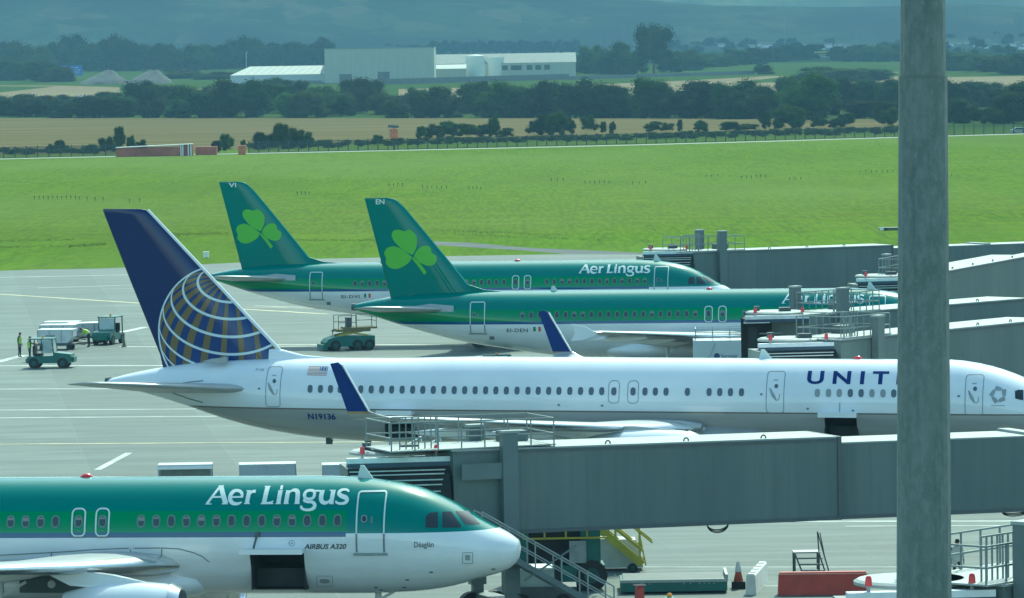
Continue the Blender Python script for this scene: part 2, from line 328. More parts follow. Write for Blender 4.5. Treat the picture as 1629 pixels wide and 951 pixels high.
# ------------------------------------------------------------------ trees
def m_leaf(name, c1, c2):
    m = mat(name, c1, .8, 0, .1, .5, spec=.03); g = N(m); q, v = g.xyz()
    oi = g.n.new('ShaderNodeObjectInfo'); a = g.noise(v, .55, (1, 1, 1), 3); f = g.noise(v, 3.5, (1, 1, 1), 2)
    c = g.mix(g.ramp(a, (.35, 0.), (.65, 1.)), c1, c2); c = g.mix(g.math('MULTIPLY', g.ramp(f, (.4, 0.), (.6, 1.)), .55), c, tuple(x*.4 for x in c1))
    hs = g.n.new('ShaderNodeHueSaturation'); g.L.new(c, hs.inputs['Color']); g.L.new(g.math('MULTIPLY_ADD', oi.outputs['Random'], .75, .6), hs.inputs['Value']); g.L.new(g.math('MULTIPLY_ADD', oi.outputs['Random'], .05, .47), hs.inputs['Hue'])
    p = g.n['Principled BSDF']; g.L.new(hs.outputs[0], p.inputs['Base Color'])
    tl = g.n.new('ShaderNodeBsdfTranslucent'); g.L.new(hs.outputs[0], tl.inputs['Color']); ms = g.n.new('ShaderNodeMixShader'); ms.inputs[0].default_value = .4
    g.L.new(p.outputs[0], ms.inputs[1]); g.L.new(tl.outputs[0], ms.inputs[2]); g.L.new(ms.outputs[0], g.n['Material Output'].inputs['Surface'])
    return m
ML = [m_leaf('leaves_dark', (0.0216, 0.04896, 0.00936), (0.04176, 0.0756, 0.0144)), m_leaf('leaves_mid', (0.036, 0.0756, 0.00936), (0.0648, 0.108, 0.0144)), m_leaf('leaves_bright', (0.0648, 0.1224, 0.018), (0.0936, 0.1656, 0.0252))]
M_bark = mat('bark', (.09, .07, .05), .9, 0, .2, 2)
def crown_mesh(seed, n=4600, squash=1.0, low=.0, leaf=.52, nb=26, tall=0):
    r = random.Random(seed); blobs = [(Vector((0, 0, .46 if low < .2 else .56)), .37)]
    for k in range(nb):
        a = r.uniform(0, 6.28); z = r.uniform(low+.03, .86); wmax = math.sqrt(max(.04, 1-((z-(.3 if low < .2 else .5))/.66)**2))*(.38 if not tall else .2)
        d = wmax*math.sqrt(r.uniform(.25, 1)); blobs.append((Vector((math.cos(a)*d, math.sin(a)*d, z)), r.uniform(.08, .18)*(1 if not tall else .75)))
    if tall: blobs[0] = (Vector((0, 0, .5)), .17)
    S = 10; mb = MB()
    for c, rad in blobs:              # inner mass, rough
        rs = []
        for i in range(1, 6):
            t = math.pi*i/6; rs.append([(S*(c.x+rad*.82*r.uniform(.8, 1.1)*math.sin(t)*math.cos(2*math.pi*k/8)), S*(c.y+rad*.82*r.uniform(.8, 1.1)*math.sin(t)*math.sin(2*math.pi*k/8)), S*(c.z+rad*.82*squash*math.cos(t))) for k in range(8)])
        mb.loft(rs, 0, smooth=False)
    tot = sum(b_[1]**2 for b_ in blobs)
    for c, rad in blobs:
        for _ in range(int(n*rad*rad/tot)):
            d = Vector((r.gauss(0, 1), r.gauss(0, 1), r.gauss(0, 1)+.25)).normalized(); p = (c+Vector((d.x, d.y, d.z*squash))*rad*r.uniform(.82, 1.28))*S
            if p.z < S*low*.5: continue
            a = Vector((r.gauss(0, 1), r.gauss(0, 1), r.gauss(0, 1))); a = (a-d*a.dot(d)*.6).normalized(); b_ = d.cross(a).normalized(); b_ = (b_+d*r.uniform(-.6, .6)).normalized(); l = leaf*r.uniform(.5, 1.1)
            mb.add([p-a*l*.5, p+b_*l*.32, p+a*l*.5, p-b_*l*.32], [(0, 1, 2, 3)])
    return mb
def trunk_mb(seed):
    r = random.Random(seed); mb = MB(); mb.tube((0, 0, 0), (.1, 0, 2.6), .32, .24, 8); mb.tube((.1, 0, 2.6), (.2, .1, 6), .24, .1, 8)
    for k in range(5):
        a = k*1.26+r.uniform(-.3, .3); z = r.uniform(2, 4); mb.tube((.1, 0, z), (math.cos(a)*2.2, math.sin(a)*2.2, z+r.uniform(1.4, 2.6)), .13, .05, 6)
    return mb
PROTO = {}
def proto(kind, k, ml):
    key = (kind, k, ml)
    if key not in PROTO:
        if kind == 'tree': mb = crown_mesh(100+k)
        elif kind == 'round': mb = crown_mesh(200+k, 3600, 1, .24, .5, 20)
        elif kind == 'bush': mb = crown_mesh(300+k, 3000, .95, .0, .5, 20)
        elif kind == 'tall': mb = crown_mesh(400+k, 1700, 1.3, .1, .55, 14, 1)
        o = mb.build('crown', ML[ml], fix=False); me = o.data; bpy.data.objects.remove(o); t = trunk_mb(k).build('trunk', M_bark); tm = t.data; bpy.data.objects.remove(t); PROTO[key] = (me, tm)
    return PROTO[key]
tcount = [0]
def tree(px, py, hpx, wpx=None, kind='tree', ml=0, label=None, group=None, name=None):
    p = G(px, py); sc_ = p.y/FPX; h = hpx*sc_; wd = (wpx or hpx*1.05)*sc_*(1.28 if kind == 'tree' else (.95 if kind == 'bush' else 1.1)); h *= 1.3 if kind == 'bush' else 1.; tcount[0] += 1
    me, tm = proto(kind, tcount[0] % 4, ml); rz = rnd.uniform(0, 6.28)
    S3 = (wd/8.6 if kind != 'tall' else wd/4.6, )*2+(h/9.6,)
    if kind == 'bush':
        o = bpy.data.objects.new(name or 'bush', me); COL.objects.link(o); o.location = p; o.scale = S3; o.rotation_euler = (0, 0, rz); tag(o, label, 'bush', group); return
    t = thing(name or 'tree', label, 'tree', p, rz, group); t.scale = S3
    for nm, mm in (('crown', me), ('trunk', tm)):
        c = bpy.data.objects.new(nm, mm); COL.objects.link(c); c.parent = t
LA, GA = 'rounded green tree in the hedgerow behind the tan stubble field', 'trees of the hedgerow behind the stubble field'
for a in ((15, 184, 34, 60), (60, 185, 32, 70), (110, 187, 32, 60), (30, 176, 26, 60), (85, 172, 22, 50), (155, 187, 36, 60), (190, 186, 34, 50), (170, 170, 24, 50), (225, 182, 55, 58), (262, 172, 38, 60), (245, 187, 28), (300, 182, 46, 58), (285, 187, 30, 34), (325, 187, 44, 56), (355, 186, 58, 66), (392, 186, 58, 60), (380, 165, 34, 50), (425, 180, 48, 60), (345, 160, 22, 50), (437, 160, 36, 40), (470, 162, 36, 44), (515, 178, 42, 50), (610, 182, 34, 44), (565, 180, 55, 62), (590, 175, 50, 44), (640, 184, 36, 44), (663, 172, 32, 30), (715, 180, 38, 44), (757, 180, 52, 54), (775, 186, 44, 40), (800, 187, 56, 60), (838, 187, 48, 56), (868, 187, 60, 56), (915, 188, 56, 66), (945, 188, 60, 60), (972, 188, 52, 54), (1008, 187, 40, 44), (1035, 188, 66, 62), (1058, 187, 44, 36), (1092, 188, 58, 66), (1125, 188, 60, 66), (1145, 188, 48, 40), (1172, 189, 60, 66), (1203, 189, 52, 62), (1238, 187, 42, 50), (1255, 172, 52, 40), (1290, 190, 72, 72), (1310, 188, 52, 44), (1335, 172, 50, 56), (1362, 170, 42, 60), (1400, 170, 42, 60), (1418, 172, 46, 50), (1375, 188, 30, 60), (1410, 192, 32, 40), (1515, 180, 52, 50), (1545, 170, 40, 60), (1572, 165, 36, 50), (1500, 195, 40, 40), (1600, 178, 42, 60), (1640, 190, 60, 70), (1660, 180, 45, 60)):
    tree(*a, ml=rnd.choice((0, 0, 1)), label=LA, group=GA)
tree(685, 187, 50, 62, ml=1, label='broad mid green tree in the hedgerow right of the grass gap below the long warehouse', group=None)
tree(708, 187, 34, 46, ml=1, label='low mid green tree at the stubble edge just right of the broad hedgerow tree')
tree(457, 187, 38, 44, ml=2, label='smaller bright green tree of the bright pair in the hedgerow below the ribbed shed')
tree(487, 187, 44, 52, ml=2, label='taller bright green tree of the bright pair in the hedgerow below the ribbed shed')
tree(542, 184, 38, 52, ml=1, label='dull green round tree right of the bright green pair in the hedgerow')
tree(628, 189, 32, 36, ml=1, label='small mid green tree at the field edge right of the grassy hedge gap')
tree(1535, 196, 40, 46, label='dark round tree behind the fence just right of the big lamp post')
tree(1612, 196, 52, 60, label='large dark tree behind the fence at the right edge of the view')
# far woodland
LB, GB = 'dull green tree of the far woodland in front of the hazy hills', 'trees of the far woodland'
r2 = random.Random(3)
for a in ((8, 112, 46, 44), (35, 116, 48, 50), (62, 118, 44, 44), (88, 116, 50, 44), (165, 112, 50, 50), (190, 112, 54, 50), (215, 112, 46, 50), (240, 110, 42, 50), (262, 112, 42, 44), (290, 113, 40, 50), (315, 112, 40, 44), (340, 110, 40, 50), (362, 108, 36, 44), (378, 108, 48, 44), (400, 106, 44, 44), (425, 104, 38, 44), (450, 104, 36, 44), (475, 104, 36, 44), (500, 104, 36, 40), (515, 102, 44, 30), (140, 113, 44, 40), (15, 128, 34, 60), (60, 130, 32, 60), (95, 130, 26, 44), (395, 104, 30, 50), (345, 126, 12, 60), (290, 125, 14, 60), (940, 117, 46, 40, 'tree', 1), (920, 116, 30, 30, 'tree', 1), (963, 118, 36, 36, 'tree', 1), (980, 118, 50, 44), (1005, 118, 40, 36), (1068, 115, 34, 40), (1095, 112, 32, 44), (1120, 108, 22, 44), (1145, 106, 22, 44), (1170, 104, 26, 44), (1200, 102, 26, 50), (1230, 98, 22, 50), (1265, 95, 24, 60), (1290, 92, 22, 40), (1215, 118, 16, 26), (1340, 96, 22, 40), (1365, 98, 28, 44), (1390, 98, 28, 44), (1415, 98, 28, 40), (1300, 128, 22, 60), (1345, 130, 22, 60), (1385, 128, 20, 60), (1515, 112, 30, 50), (1545, 112, 28, 60), (1575, 114, 28, 60), (1605, 118, 30, 60), (1640, 118, 34, 60), (1500, 110, 30, 44)):
    kd = a[4] if len(a) > 4 else 'tree'; mlx = a[5] if len(a) > 5 else r2.choice((0, 0, 1))
    tree(a[0], a[1], a[2], a[3], kd, mlx, LB, GB)
tree(118, 112, 58, 50, 'tree', 0, 'tallest tree of the woodland at the left, above the blue sign')
tree(1040, 118, 76, 56, 'round', 0, 'tall tree with a big round crown standing alone right of the warehouse')
LC, GC = 'tiny hazy tree on the suburban skyline below the hills', 'skyline trees below the hills'
for k in range(64):
    x = r2.uniform(200, 530) if k < 20 else (r2.uniform(1060, 1440) if k < 46 else r2.uniform(1500, 1660)); y = r2.uniform(79, 84) if k < 20 else (r2.uniform(72, 86) if k < 46 else r2.uniform(56, 92))
    tree(x, y, r2.uniform(7, 14), r2.uniform(14, 30), 'bush', r2.choice((0, 0, 1)), LC, GC, 'tree')
LD, GD = 'dark slim conifer of the wood behind the long warehouse', 'conifers behind the warehouse'
for k in range(62):
    x = 690+k*3.75+r2.uniform(-2, 2); tree(x, 86+r2.uniform(-2, 1)-(x-690)*.004, r2.uniform(17, 22), r2.uniform(7, 12), 'tall', 0, LD, GD, 'conifer')
for k in range(28):
    x = 535+k*5.6+r2.uniform(-2, 2); tree(x, 84, r2.uniform(11, 15), r2.uniform(7, 12), 'tall', 0, LD, GD, 'conifer')
# bushes along the fence
LE, GE = 'dark green bush growing along the perimeter fence', 'bushes along the perimeter fence'
for a in ((95, 243, 16, 22), (82, 244, 12, 18), (145, 245, 12, 26), (170, 245, 22, 30), (190, 242, 32, 22), (208, 243, 22, 18), (225, 243, 16, 22), (360, 243, 24, 30), (345, 244, 16, 24), (387, 240, 14, 12), (412, 239, 22, 26), (430, 238, 20, 24), (448, 237, 32, 34), (470, 236, 26, 40), (488, 236, 20, 24), (600, 232, 14, 22), (670, 221, 16, 20), (690, 220, 18, 34), (715, 219, 20, 40), (745, 219, 18, 40), (770, 218, 16, 30), (785, 218, 26, 24), (805, 219, 12, 30), (850, 215, 18, 28), (865, 215, 26, 34), (885, 215, 30, 44), (905, 214, 22, 24), (937, 211, 22, 30), (960, 211, 14, 14), (974, 212, 15, 12), (1040, 210, 13, 34), (1062, 210, 12, 24), (1082, 209, 15, 12), (1115, 211, 16, 26), (1160, 209, 12, 40), (1190, 208, 9, 40), (1218, 205, 22, 22), (1252, 204, 30, 54), (1270, 204, 24, 34), (1303, 204, 15, 32), (1345, 202, 17, 36), (1328, 203, 12, 24), (1415, 200, 22, 40), (1580, 200, 22, 40)):
    tree(*a, kind='bush', ml=1 if rnd.random() < .65 else 0, label=LE, group=GE)
for k in range(120):                   # low scrub strip
    x = (400+k*10.4 if k < 100 else 5+(k-100)*9)+rnd.uniform(-6, 6); y = 252.5-(x/1629)*40; tree(x, y-rnd.uniform(4.5, 9), rnd.uniform(5, 9), rnd.uniform(16, 30), 'bush', 1, LE, GE)
# long rough grass in the field: uncountable
def tufts(lines, n, h0, h1, seed, spread):
    r = random.Random(seed); mb = MB()
    for _ in range(n):
        (x0, y0, x1, y1) = r.choice(lines); t = r.random(); p = G(x0+(x1-x0)*t, y0+(y1-y0)*t+r.gauss(0, spread)); h = r.uniform(h0, h1)
        for k in range(3):
            a = r.uniform(0, 3.14); d = Vector((math.cos(a), math.sin(a), 0))*h*r.uniform(.4, .9); e = Vector((r.gauss(0, .15), r.gauss(0, .15), 1))*h
            mb.add([p-d*.5, p+d*.5, p+d*.7+e, p-d*.7+e*r.uniform(.6, 1)], [(0, 1, 2, 3)])
    return mb
M_rough = m_leaf('rough_grass', (.13, .17, .03), (.16, .19, .04))
tag(tufts([(0, 393.5, 113, 391.5), (272, 373, 368, 371), (454, 382, 600, 382), (110, 392, 170, 388), (0, 384, 120, 381), (700, 372, 1040, 385), (690, 366, 900, 374)], 2200, .03, .08, 5, 1.1).build('long_grass', M_rough, fix=False), 'strips of rough long grass across the airfield meadow', 'grass', kind='stuff')
# ------------------------------------------------------------------ far buildings
M_clad = mat('cream_cladding', (.46, .475, .39), .6, 0, .08, .3, stretch=(6, 1, .2)); M_roofpale = mat('pale_roof', (.3, .34, .3), .6, 0, .08, .4); M_win = mat('far_window', (.05, .07, .08), .2)
M_wall = mat('low_wall', (.16, .17, .16), .8, 0, .1, .5); M_roofd = mat('slate_roof', (.16, .15, .15), .7, 0, .1, .5)
def bx(px0, px1, base, top, D):       # width and heights at distance D
    a = AD(px0, base, D); c = AD(px1, base, D); return a.x, c.x, terr(D), (base-top)/FPX*D
def bld(name, label, px0, px1, base, top, D, depth, m, roofm, rz=0):
    p = G((px0+px1)/2, base); D = p.y; k = D/FPX; w_ = (px1-px0)*k; h = (base-top)*k
    t = thing(name, label, name.split('_')[-1], p, rz); return t, w_, h, k
t, w_, h, k = bld('warehouse', 'largest cream windowless warehouse block with flat roof behind the hedgerow', 517, 691, 131, 77.5, 0, 0, 0, 0)
MB().box(-w_/2, w_/2, 0, 60, -2, h).build('wall', M_clad, t); MB().box(-w_/2-.15, w_/2+.15, -.15, 60.15, h, h+.5).build('roof', M_roofpale, t)
mb = MB(); mb.box(-w_/2+ (540-517)*k, -w_/2+(560-517)*k, -.1, 0.05, .2, 4.2); mb.box(-w_/2+84*k, -w_/2+103*k, -.1, .05, .2, 5.0); mb.split('door', M_wall, t)
t, w_, h, k = bld('long_warehouse', 'long lower cream warehouse wing right of the big block, with windows at its right end', 691, 916, 123, 85, 0, 0, 0, 0)
MB().box(-w_/2, w_/2, 0, 50, -2, h*.6).build('wall', M_clad, t)
MB().add([(-w_/2-.3, -.3, h*.6), (w_/2+.3, -.3, h*.6), (w_/2+.3, 9, h), (-w_/2-.3, 9, h), (-w_/2-.3, 50, h), (w_/2+.3, 50, h), (-w_/2-.3, 50, h*.6), (w_/2+.3, 50, h*.6)], [(0, 1, 2, 3), (3, 2, 5, 4), (0, 3, 4, 6), (1, 7, 5, 2), (0, 6, 7, 1), (4, 5, 7, 6)]).build('roof', mat('weathered_roof', (.2, .23, .2), .7, 0, .1, .4), t)
for q in (804, 818, 826, 843, 857, 871): MB().box((q-803.5-5)*k, (q-803.5+4)*k, -.12, .05, h*.3, h*.5).build('window', M_win, t)
t, w_, h, k = bld('ribbed_shed', 'low pale shed with ribbed sloping roof left of the big warehouse', 367, 549, 132, 105, 0, 0, 0, 0)
MB().box(-w_/2, w_/2-25*k, 0, 26, -2, h*.5).build('wall', M_offw, t); MB().add([(w_/2-25*k, 0, -2), (w_/2+8*k, 40, -2), (w_/2+8*k, 40, h*.5), (w_/2-8*k, 16, h), (w_/2-25*k, 0, h*.5), (-w_/2, 26, -2), (-w_/2, 26, h*.5)], [(0, 1, 2, 3, 4), (0, 1, 5), (1, 5, 6, 2)]).build('gable_wall', M_clad, t)
MB().add([(-w_/2-.3, -.3, h*.5), (w_/2-25*k, -.3, h*.5), (w_/2-4*k, 18, h), (-w_/2+28*k, 18, h), (-w_/2, 40, h*.5), (w_/2+8*k, 40, h*.5)], [(0, 1, 2, 3), (3, 2, 5, 4), (0, 3, 4)]).build('roof', M_roofpale, t)
for q in range(12):
    x = -w_/2+18*k+q*(w_-55*k)/11; MB().add([(x, .8, h*.5+.35), (x+2.4*k, .8, h*.5+.35), (x+2.4*k+14*k, 15.5, h*.93+.3), (x+14*k, 15.5, h*.93+.3)], [(0, 1, 2, 3)]).build('skylight', M_clad, t)
t, w_, h, k = bld('annex', 'low annex with pale sloping roof between warehouse and round silo', 647, 742, 126, 103, 0, 0, 0, 0)
MB().box(-w_/2, w_/2, 0, 20, -2, h*.7).build('wall', M_clad, t); MB().add([(-w_/2+8*k, -.4, h*.72), (w_/2, -.4, h*.72), (w_/2, 12, h), (-w_/2+16*k, 12, h)], [(0, 1, 2, 3)]).add([(-w_/2, 0, h*.7), (-w_/2+8*k, -.4, h*.72), (-w_/2+16*k, 12, h)], [(0, 1, 2)]).build('roof', M_roofpale, t)
for (x0, x1, b0, t0, lb) in ((741, 771, 124, 86, 'round cream silo with shallow cone roof in front of the long warehouse'), (772, 803, 123, 88, 'plain cream round tank beside the cone roofed silo')):
    p = G((x0+x1)/2, b0); k = p.y/FPX; r_ = (x1-x0)/2*k; h = (b0-t0)*k; p = p-Vector((0, 9, 0)); t = thing('silo' if x0 == 741 else 'storage_tank', lb, 'silo' if x0 == 741 else 'tank', p)
    MB().tube((0, r_, -2), (0, r_, h*.92), r_, n=28).build('shell', mat('silo_cream', (.74, .76, .66), .5, 0, .03, .3), t); MB().tube((0, r_, h*.92), (0, r_, h*(1.0 if x0 == 741 else .93)), r_*1.02, .4, 28).build('roof', M_roofpale, t)
def wallthing(name, label, cat, a, c, hpx, m):
    p, q = G(*a), G(*c); k = p.y/FPX; mb = MB(); d = (q-p); d.z = 0; n_ = Vector((-d.y, d.x, 0)).normalized()*.25; up = Vector((0, 0, hpx*k)); dz = Vector((0, 0, 1))
    vs = [p-n_-dz, q-n_-dz, q+n_-dz, p+n_-dz]; vs += [p-n_+up, q-n_+up, q+n_+up, p+n_+up]
    mb.add(vs, [(0, 1, 5, 4), (1, 2, 6, 5), (2, 3, 7, 6), (3, 0, 4, 7), (4, 5, 6, 7)]); return tag(mb.build(name, m), label, cat)
wallthing('boundary_wall', 'low grey wall along the warehouse yard below the silo', 'wall', (593, 135), (905, 126), 9, M_wall)
wallthing('boundary_wall', 'long dark low wall below the windowed end of the warehouse', 'wall', (905, 127), (1200, 118), 6, M_wall)
wallthing('boundary_wall', 'low dark wall below the ribbed shed', 'wall', (392, 133), (512, 133), 5, M_wall)
mhouse = MB(); mhouse.box(-5, 5, 0, 8, -2, 5)
def house(px, base, wpx, hpx, label, group, wm=M_white):
    p = G(px, base); k = p.y/FPX; wd = wpx*k; h = hpx*k; t = thing('house', label, 'house', p, 0, group)
    MB().box(-wd/2, wd/2, 0, 9, -3, h*.62).build('wall', wm, t); MB().add([(-wd/2-.2, -.3, h*.6), (wd/2+.2, -.3, h*.6), (wd/2+.2, 4.5, h), (-wd/2-.2, 4.5, h), (-wd/2-.2, 9.3, h*.6), (wd/2+.2, 9.3, h*.6)], [(0, 1, 2, 3), (3, 2, 5, 4), (0, 3, 4), (1, 5, 2)]).build('roof', M_roofd, t)
for k in range(16): house(842+k*5.2+r2.uniform(-1, 1), 80+r2.uniform(-.5, 1), r2.uniform(4, 7), r2.uniform(6, 10), 'tiny white house in the row behind the conifer wood', 'white houses behind the conifers')
for k in range(34): house(1130+k*8.6+r2.uniform(-3, 3), 77+r2.uniform(-3, 3), r2.uniform(6, 13), r2.uniform(5, 9), 'tiny pale house in the hazy suburb left of the big lamp post', 'suburban houses below the hills', M_white)
for k in range(20): house(1512+k*7+r2.uniform(-3, 3), 76+r2.uniform(-8, 4), r2.uniform(5, 9), r2.uniform(4, 7), 'tiny pale house in the hazy suburb right of the big lamp post', 'suburban houses below the hills right of the post', M_white)
for (a, c, b0, hp, lb) in ((206, 328, 83, 7, 'long pale glasshouse roof above the left woodland'), (60, 98, 76, 5, 'small pale building among trees at the far left'), (1082, 1124, 95.5, 3.5, 'low flat roofed shelter right of the round tree')):
    p = G((a+c)/2, b0); k = p.y/FPX; t = thing('far_building', lb, 'building', p); w_ = (c-a)*k; h = hp*k
    MB().box(-w_/2, w_/2, 0, 20, -2, h*.75).build('wall', M_offw, t); MB().box(-w_/2-.5, w_/2+.5, -.5, 20.5, h*.75, h).build('roof', M_roofpale, t)
# sign, gravel heaps, bus, lamp masts, vehicles
p = G(115, 121); k = p.y/FPX; t = thing('road_sign', 'large blue road sign with white lettering in front of the woodland', 'sign', p)
MB().box(-16*k, 16*k, 0, .2, 0.3, 17*k).build('panel', mat('sign_blue', (.02, .13, .5), .5), t); mb = MB()
for j, (u0, u1, v) in enumerate(((-13, -7, 13.5), (-5, 2, 13.5), (4, 10, 13.5), (-13, -4, 10), (-2, 5, 10), (7, 13, 10), (-13, -9, 6.5), (-7, 1, 6.5), (3, 12, 6.5), (-12, -5, 3.2), (1, 9, 3.2))): mb.box(u0*k, u1*k, -.1, -.03, (v-.45)*k, (v+.45)*k)
mb.build('lettering', M_offw, t); MB().tube((-10*k, .4, -1), (-10*k, .4, 3), .12).build('post', M_steel, t); MB().tube((10*k, .4, -1), (10*k, .4, 3), .12).build('post', M_steel, t)
M_gravel = mat('gravel', (.06, .068, .066), .95, 0, .35, .25)
for (c, b0, wpx, hpx, lb) in ((160, 134, 86, 27, 'left grey gravel heap beside the blue sign'), (232, 133, 80, 27, 'right grey gravel heap in front of the woodland')):
    p = G(c, b0); k = p.y/FPX; rs = []; r = random.Random(c)
    for i in range(9):
        t_ = i/8; rr = (1-t_)*(1-.25*t_)+.16*t_+.0; rs.append([(wpx/2*k*rr*math.cos(a)*r.uniform(.9, 1.1)+t_*3, 18+18*rr*math.sin(a)*r.uniform(.93, 1.07), hpx*k*.86*(t_**.8)*(1+.03*r.uniform(-1, 1))-.5) for a in [2*math.pi*j/28 for j in range(28)]])
    o_ = MB().loft(rs).build('gravel_heap', M_gravel); o_.location = p; tag(o_, lb, 'gravel heap')
p = G(1312, 93.5); k = p.y/FPX; t = thing('double_decker_bus', 'yellow and blue double decker bus on the far road', 'bus', p)
MB().box(-16*k, 16*k, 0, 2.5, .4, 12*k).build('body', mat('bus_yellow', (.5, .42, .08), .4), t); MB().box(9*k, 16.3*k, -.06, 2.56, .35, 11*k).build('rear_panel', mat('bus_blue', (.03, .14, .45), .4), t); MB().box(-15.6*k, 9*k, -.05, 0.05, .5, 2.6*k).build('skirt', MC['bus_blue'], t); MB().box(-15*k, 8*k, -.08, 0.02, 7.4*k, 9.6*k).build('window', M_win, t)
for q in (-11, 10): MB().tube((q*k, -.1, .5), (q*k, .3, .5), .5).build('wheel', M_black, t)
def car(px, py, wpx, label, m, rz=0):
    p = G(px, py); L_ = 4.3; t = thing('car', label, 'car', p, rz)
    MB().prism([(-2.1, .3), (2.1, .3), (2.15, .75), (1.3, .92), (.7, 1.4), (-.9, 1.42), (-1.7, .95), (-2.15, .85)], -.85, .85).build('body', m, t)
    MB().prism([(.66, 1.33), (1.15, .95), (-1.5, .97), (-.86, 1.35)], -.87, .87).build('window', M_glass, t)
    for x in (-1.3, 1.3):
        for y in (-.8, .65): MB().tube((x, y, .32), (x, y+.2, .32), .32, n=12).build('wheel', M_black, t)
car(1622, 212, 20, 'white car on the perimeter road at the right edge', M_white); 
for q, lb in ((1246, 'leftmost tiny white car on the far road below the bus'), (1395, 'tiny white car on the far road right of the bus')): car(q, 93, 9, lb, M_white)
LM, GM = 'thin far road lamp mast rising into the hills', 'far lamp masts'
for (x, b0, tp) in ((1097, 102, 2), (1248, 88, 2), (1362, 86, 2), (1193, 95, 46), (1538, 85, 15), (1540, 170, 130), (957, 88, 20), (991, 88, 28), (1257, 165, 128), (1567, 165, 130), (1010, 115, 70)):
    p = G(x, b0); k = p.y/FPX; h = (b0-tp)*k; t = thing('lamp_mast', LM, 'lamp mast', p, 0, GM); MB().tube((0, 0, -1), (0, 0, h), .22, .12, 8).build('mast', M_steel, t); MB().bar((-.9, 0, h), (.9, 0, h), .3).build('lamp_head', M_steel, t)
p = G(392, 108); k = p.y/FPX; t = thing('lamp_mast', 'short white lamp mast standing by the left end of the ribbed shed', 'lamp mast', p); MB().tube((0, 0, -1), (0, 0, 24*k), .2, .15).build('mast', M_white, t); MB().bar((-.2, 0, 24*k), (3*k, 0, 25*k), .3).build('lamp_head', M_white, t)
p = G(133, 166); k = p.y/FPX; t = thing('farm_barn', 'small dark blue barn between the left far field and the hedgerow', 'barn', p); MB().box(-11*k, 11*k, 0, 6, 0, 11*k).build('wall', mat('barn_blue', (.02, .05, .07), .6), t); MB().add([(-11.5*k, -.3, 10.8*k), (11.5*k, -.3, 10.8*k), (10*k, 3, 15*k), (-10*k, 3, 15*k)], [(0, 1, 2, 3)]).build('roof', MC['barn_blue'], t)
# ------------------------------------------------------------------ perimeter fence in two runs, posts as parts
M_fence = mat('fence_steel', (.03, .045, .045), .6, .2, .1, 2)
def m_mesh():
    m = bpy.data.materials.new('fence_mesh'); m.use_nodes = True; n = m.node_tree.nodes; L = m.node_tree.links; p = n['Principled BSDF']; p.inputs['Base Color'].default_value = (.03, .05, .045, 1); p.inputs['Roughness'].default_value = .7; p.inputs['Alpha'].default_value = .45; return m
M_mesh = m_mesh()
def fence(label, x0, x1, n):
    yb = lambda x: 251.5-(x/1629)*39.5+(4*math.sin(x/1629*3.14))*.5
    o_ = G(x0, yb(x0)); t = thing('perimeter_fence', label, 'fence', o_); prev = None
    for i in range(n+1):
        x = x0+(x1-x0)*i/n; p = G(x, yb(x))-o_; h = 2.55
        MB().box(p.x-.1, p.x+.1, p.y-.06, p.y+.06, 0, h).build('post', M_fence, t)
        if prev is not None: mp_.add([prev, p, p+Vector((0, 0, 2.3)), prev+Vector((0, 0, 2.3))], [(0, 1, 2, 3)]); 
        else: mp_ = MB(); mr_ = MB(); mlo = MB()
        if prev is not None: mr_.bar(prev+Vector((0, 0, 2.32)), p+Vector((0, 0, 2.32)), .07); mlo.bar(prev+Vector((0, 0, .1)), p+Vector((0, 0, .1)), .06)
        prev = p
    mp_.build('mesh_panel', M_mesh, t, fix=False); mr_.build('top_rail', M_fence, t); mlo.build('bottom_rail', M_fence, t)
fence('dark steel mesh perimeter fence left of the red and white antenna building', -30, 186, 12)
fence('dark steel mesh perimeter fence running right from the orange hut to the edge', 396, 1660, 80)
# antenna building with red/white ends, containers, orange hut, radar mast
p = G(246, 248.5); k = p.y/FPX; t = thing('antenna_building', 'long low red sided hut with white end frames at the fence', 'hut', p, .0)
MB().box(-61*k, 40*k, 0, 4, 0, 14*k).build('wall', mat('red_brown', (.34, .1, .06), .7, 0, .3, .4), t); MB().add([(-62*k, -.4, 14*k), (60*k, -.4, 18*k), (60*k, 4.3, 18*k), (-62*k, 4.3, 14*k), (-62*k, -.4, 15*k), (60*k, -.4, 19*k), (60*k, 4.3, 19*k), (-62*k, 4.3, 15*k)], [(0, 1, 2, 3), (4, 5, 6, 7), (0, 1, 5, 4), (1, 2, 6, 5), (2, 3, 7, 6), (3, 0, 4, 7)]).build('roof', M_offw, t)
MB().box(40*k, 60*k, .3, 4, 0, 17.5*k).build('end_wall', mat('end_red', (.28, .06, .045), .6), t)
for q in (41, 44, 53, 57): MB().box(q*k, (q+1.8)*k, -.1, .25, 0, 17.8*k).build('frame', M_white, t)
p = G(328, 246.3); tag(MB().box(-17*k, 17*k, 0, 2.4, 0, 13*k).box(-17.3*k, 17.3*k, -.06, 2.46, 12.4*k, 13.3*k).box(-16*k, -15*k, -.08, 0, .1, 12*k).build('shipping_container', mat('container_red', (.42, .12, .07), .6, 0, .15, .5, stretch=(8, 1, 1))), 'plain red container right of the long red hut', 'container').location = p
p = G(385, 246); tag(MB().box(-6*k, 6*k, 0, 1.8, 0, 14*k).box(-6.6*k, 6.6*k, -.15, 1.95, 14*k, 15*k).box(-1*k, 3*k, -.05, .02, .2, 12*k).build('orange_cabin', M_orange), 'small orange cabin standing alone at the fence left of bushes', 'cabin').location = p
p = G(627, 238.5); k = p.y/FPX; t = thing('radar_mast', 'orange box on a slim mast with a small radar head behind the fence', 'mast', p)
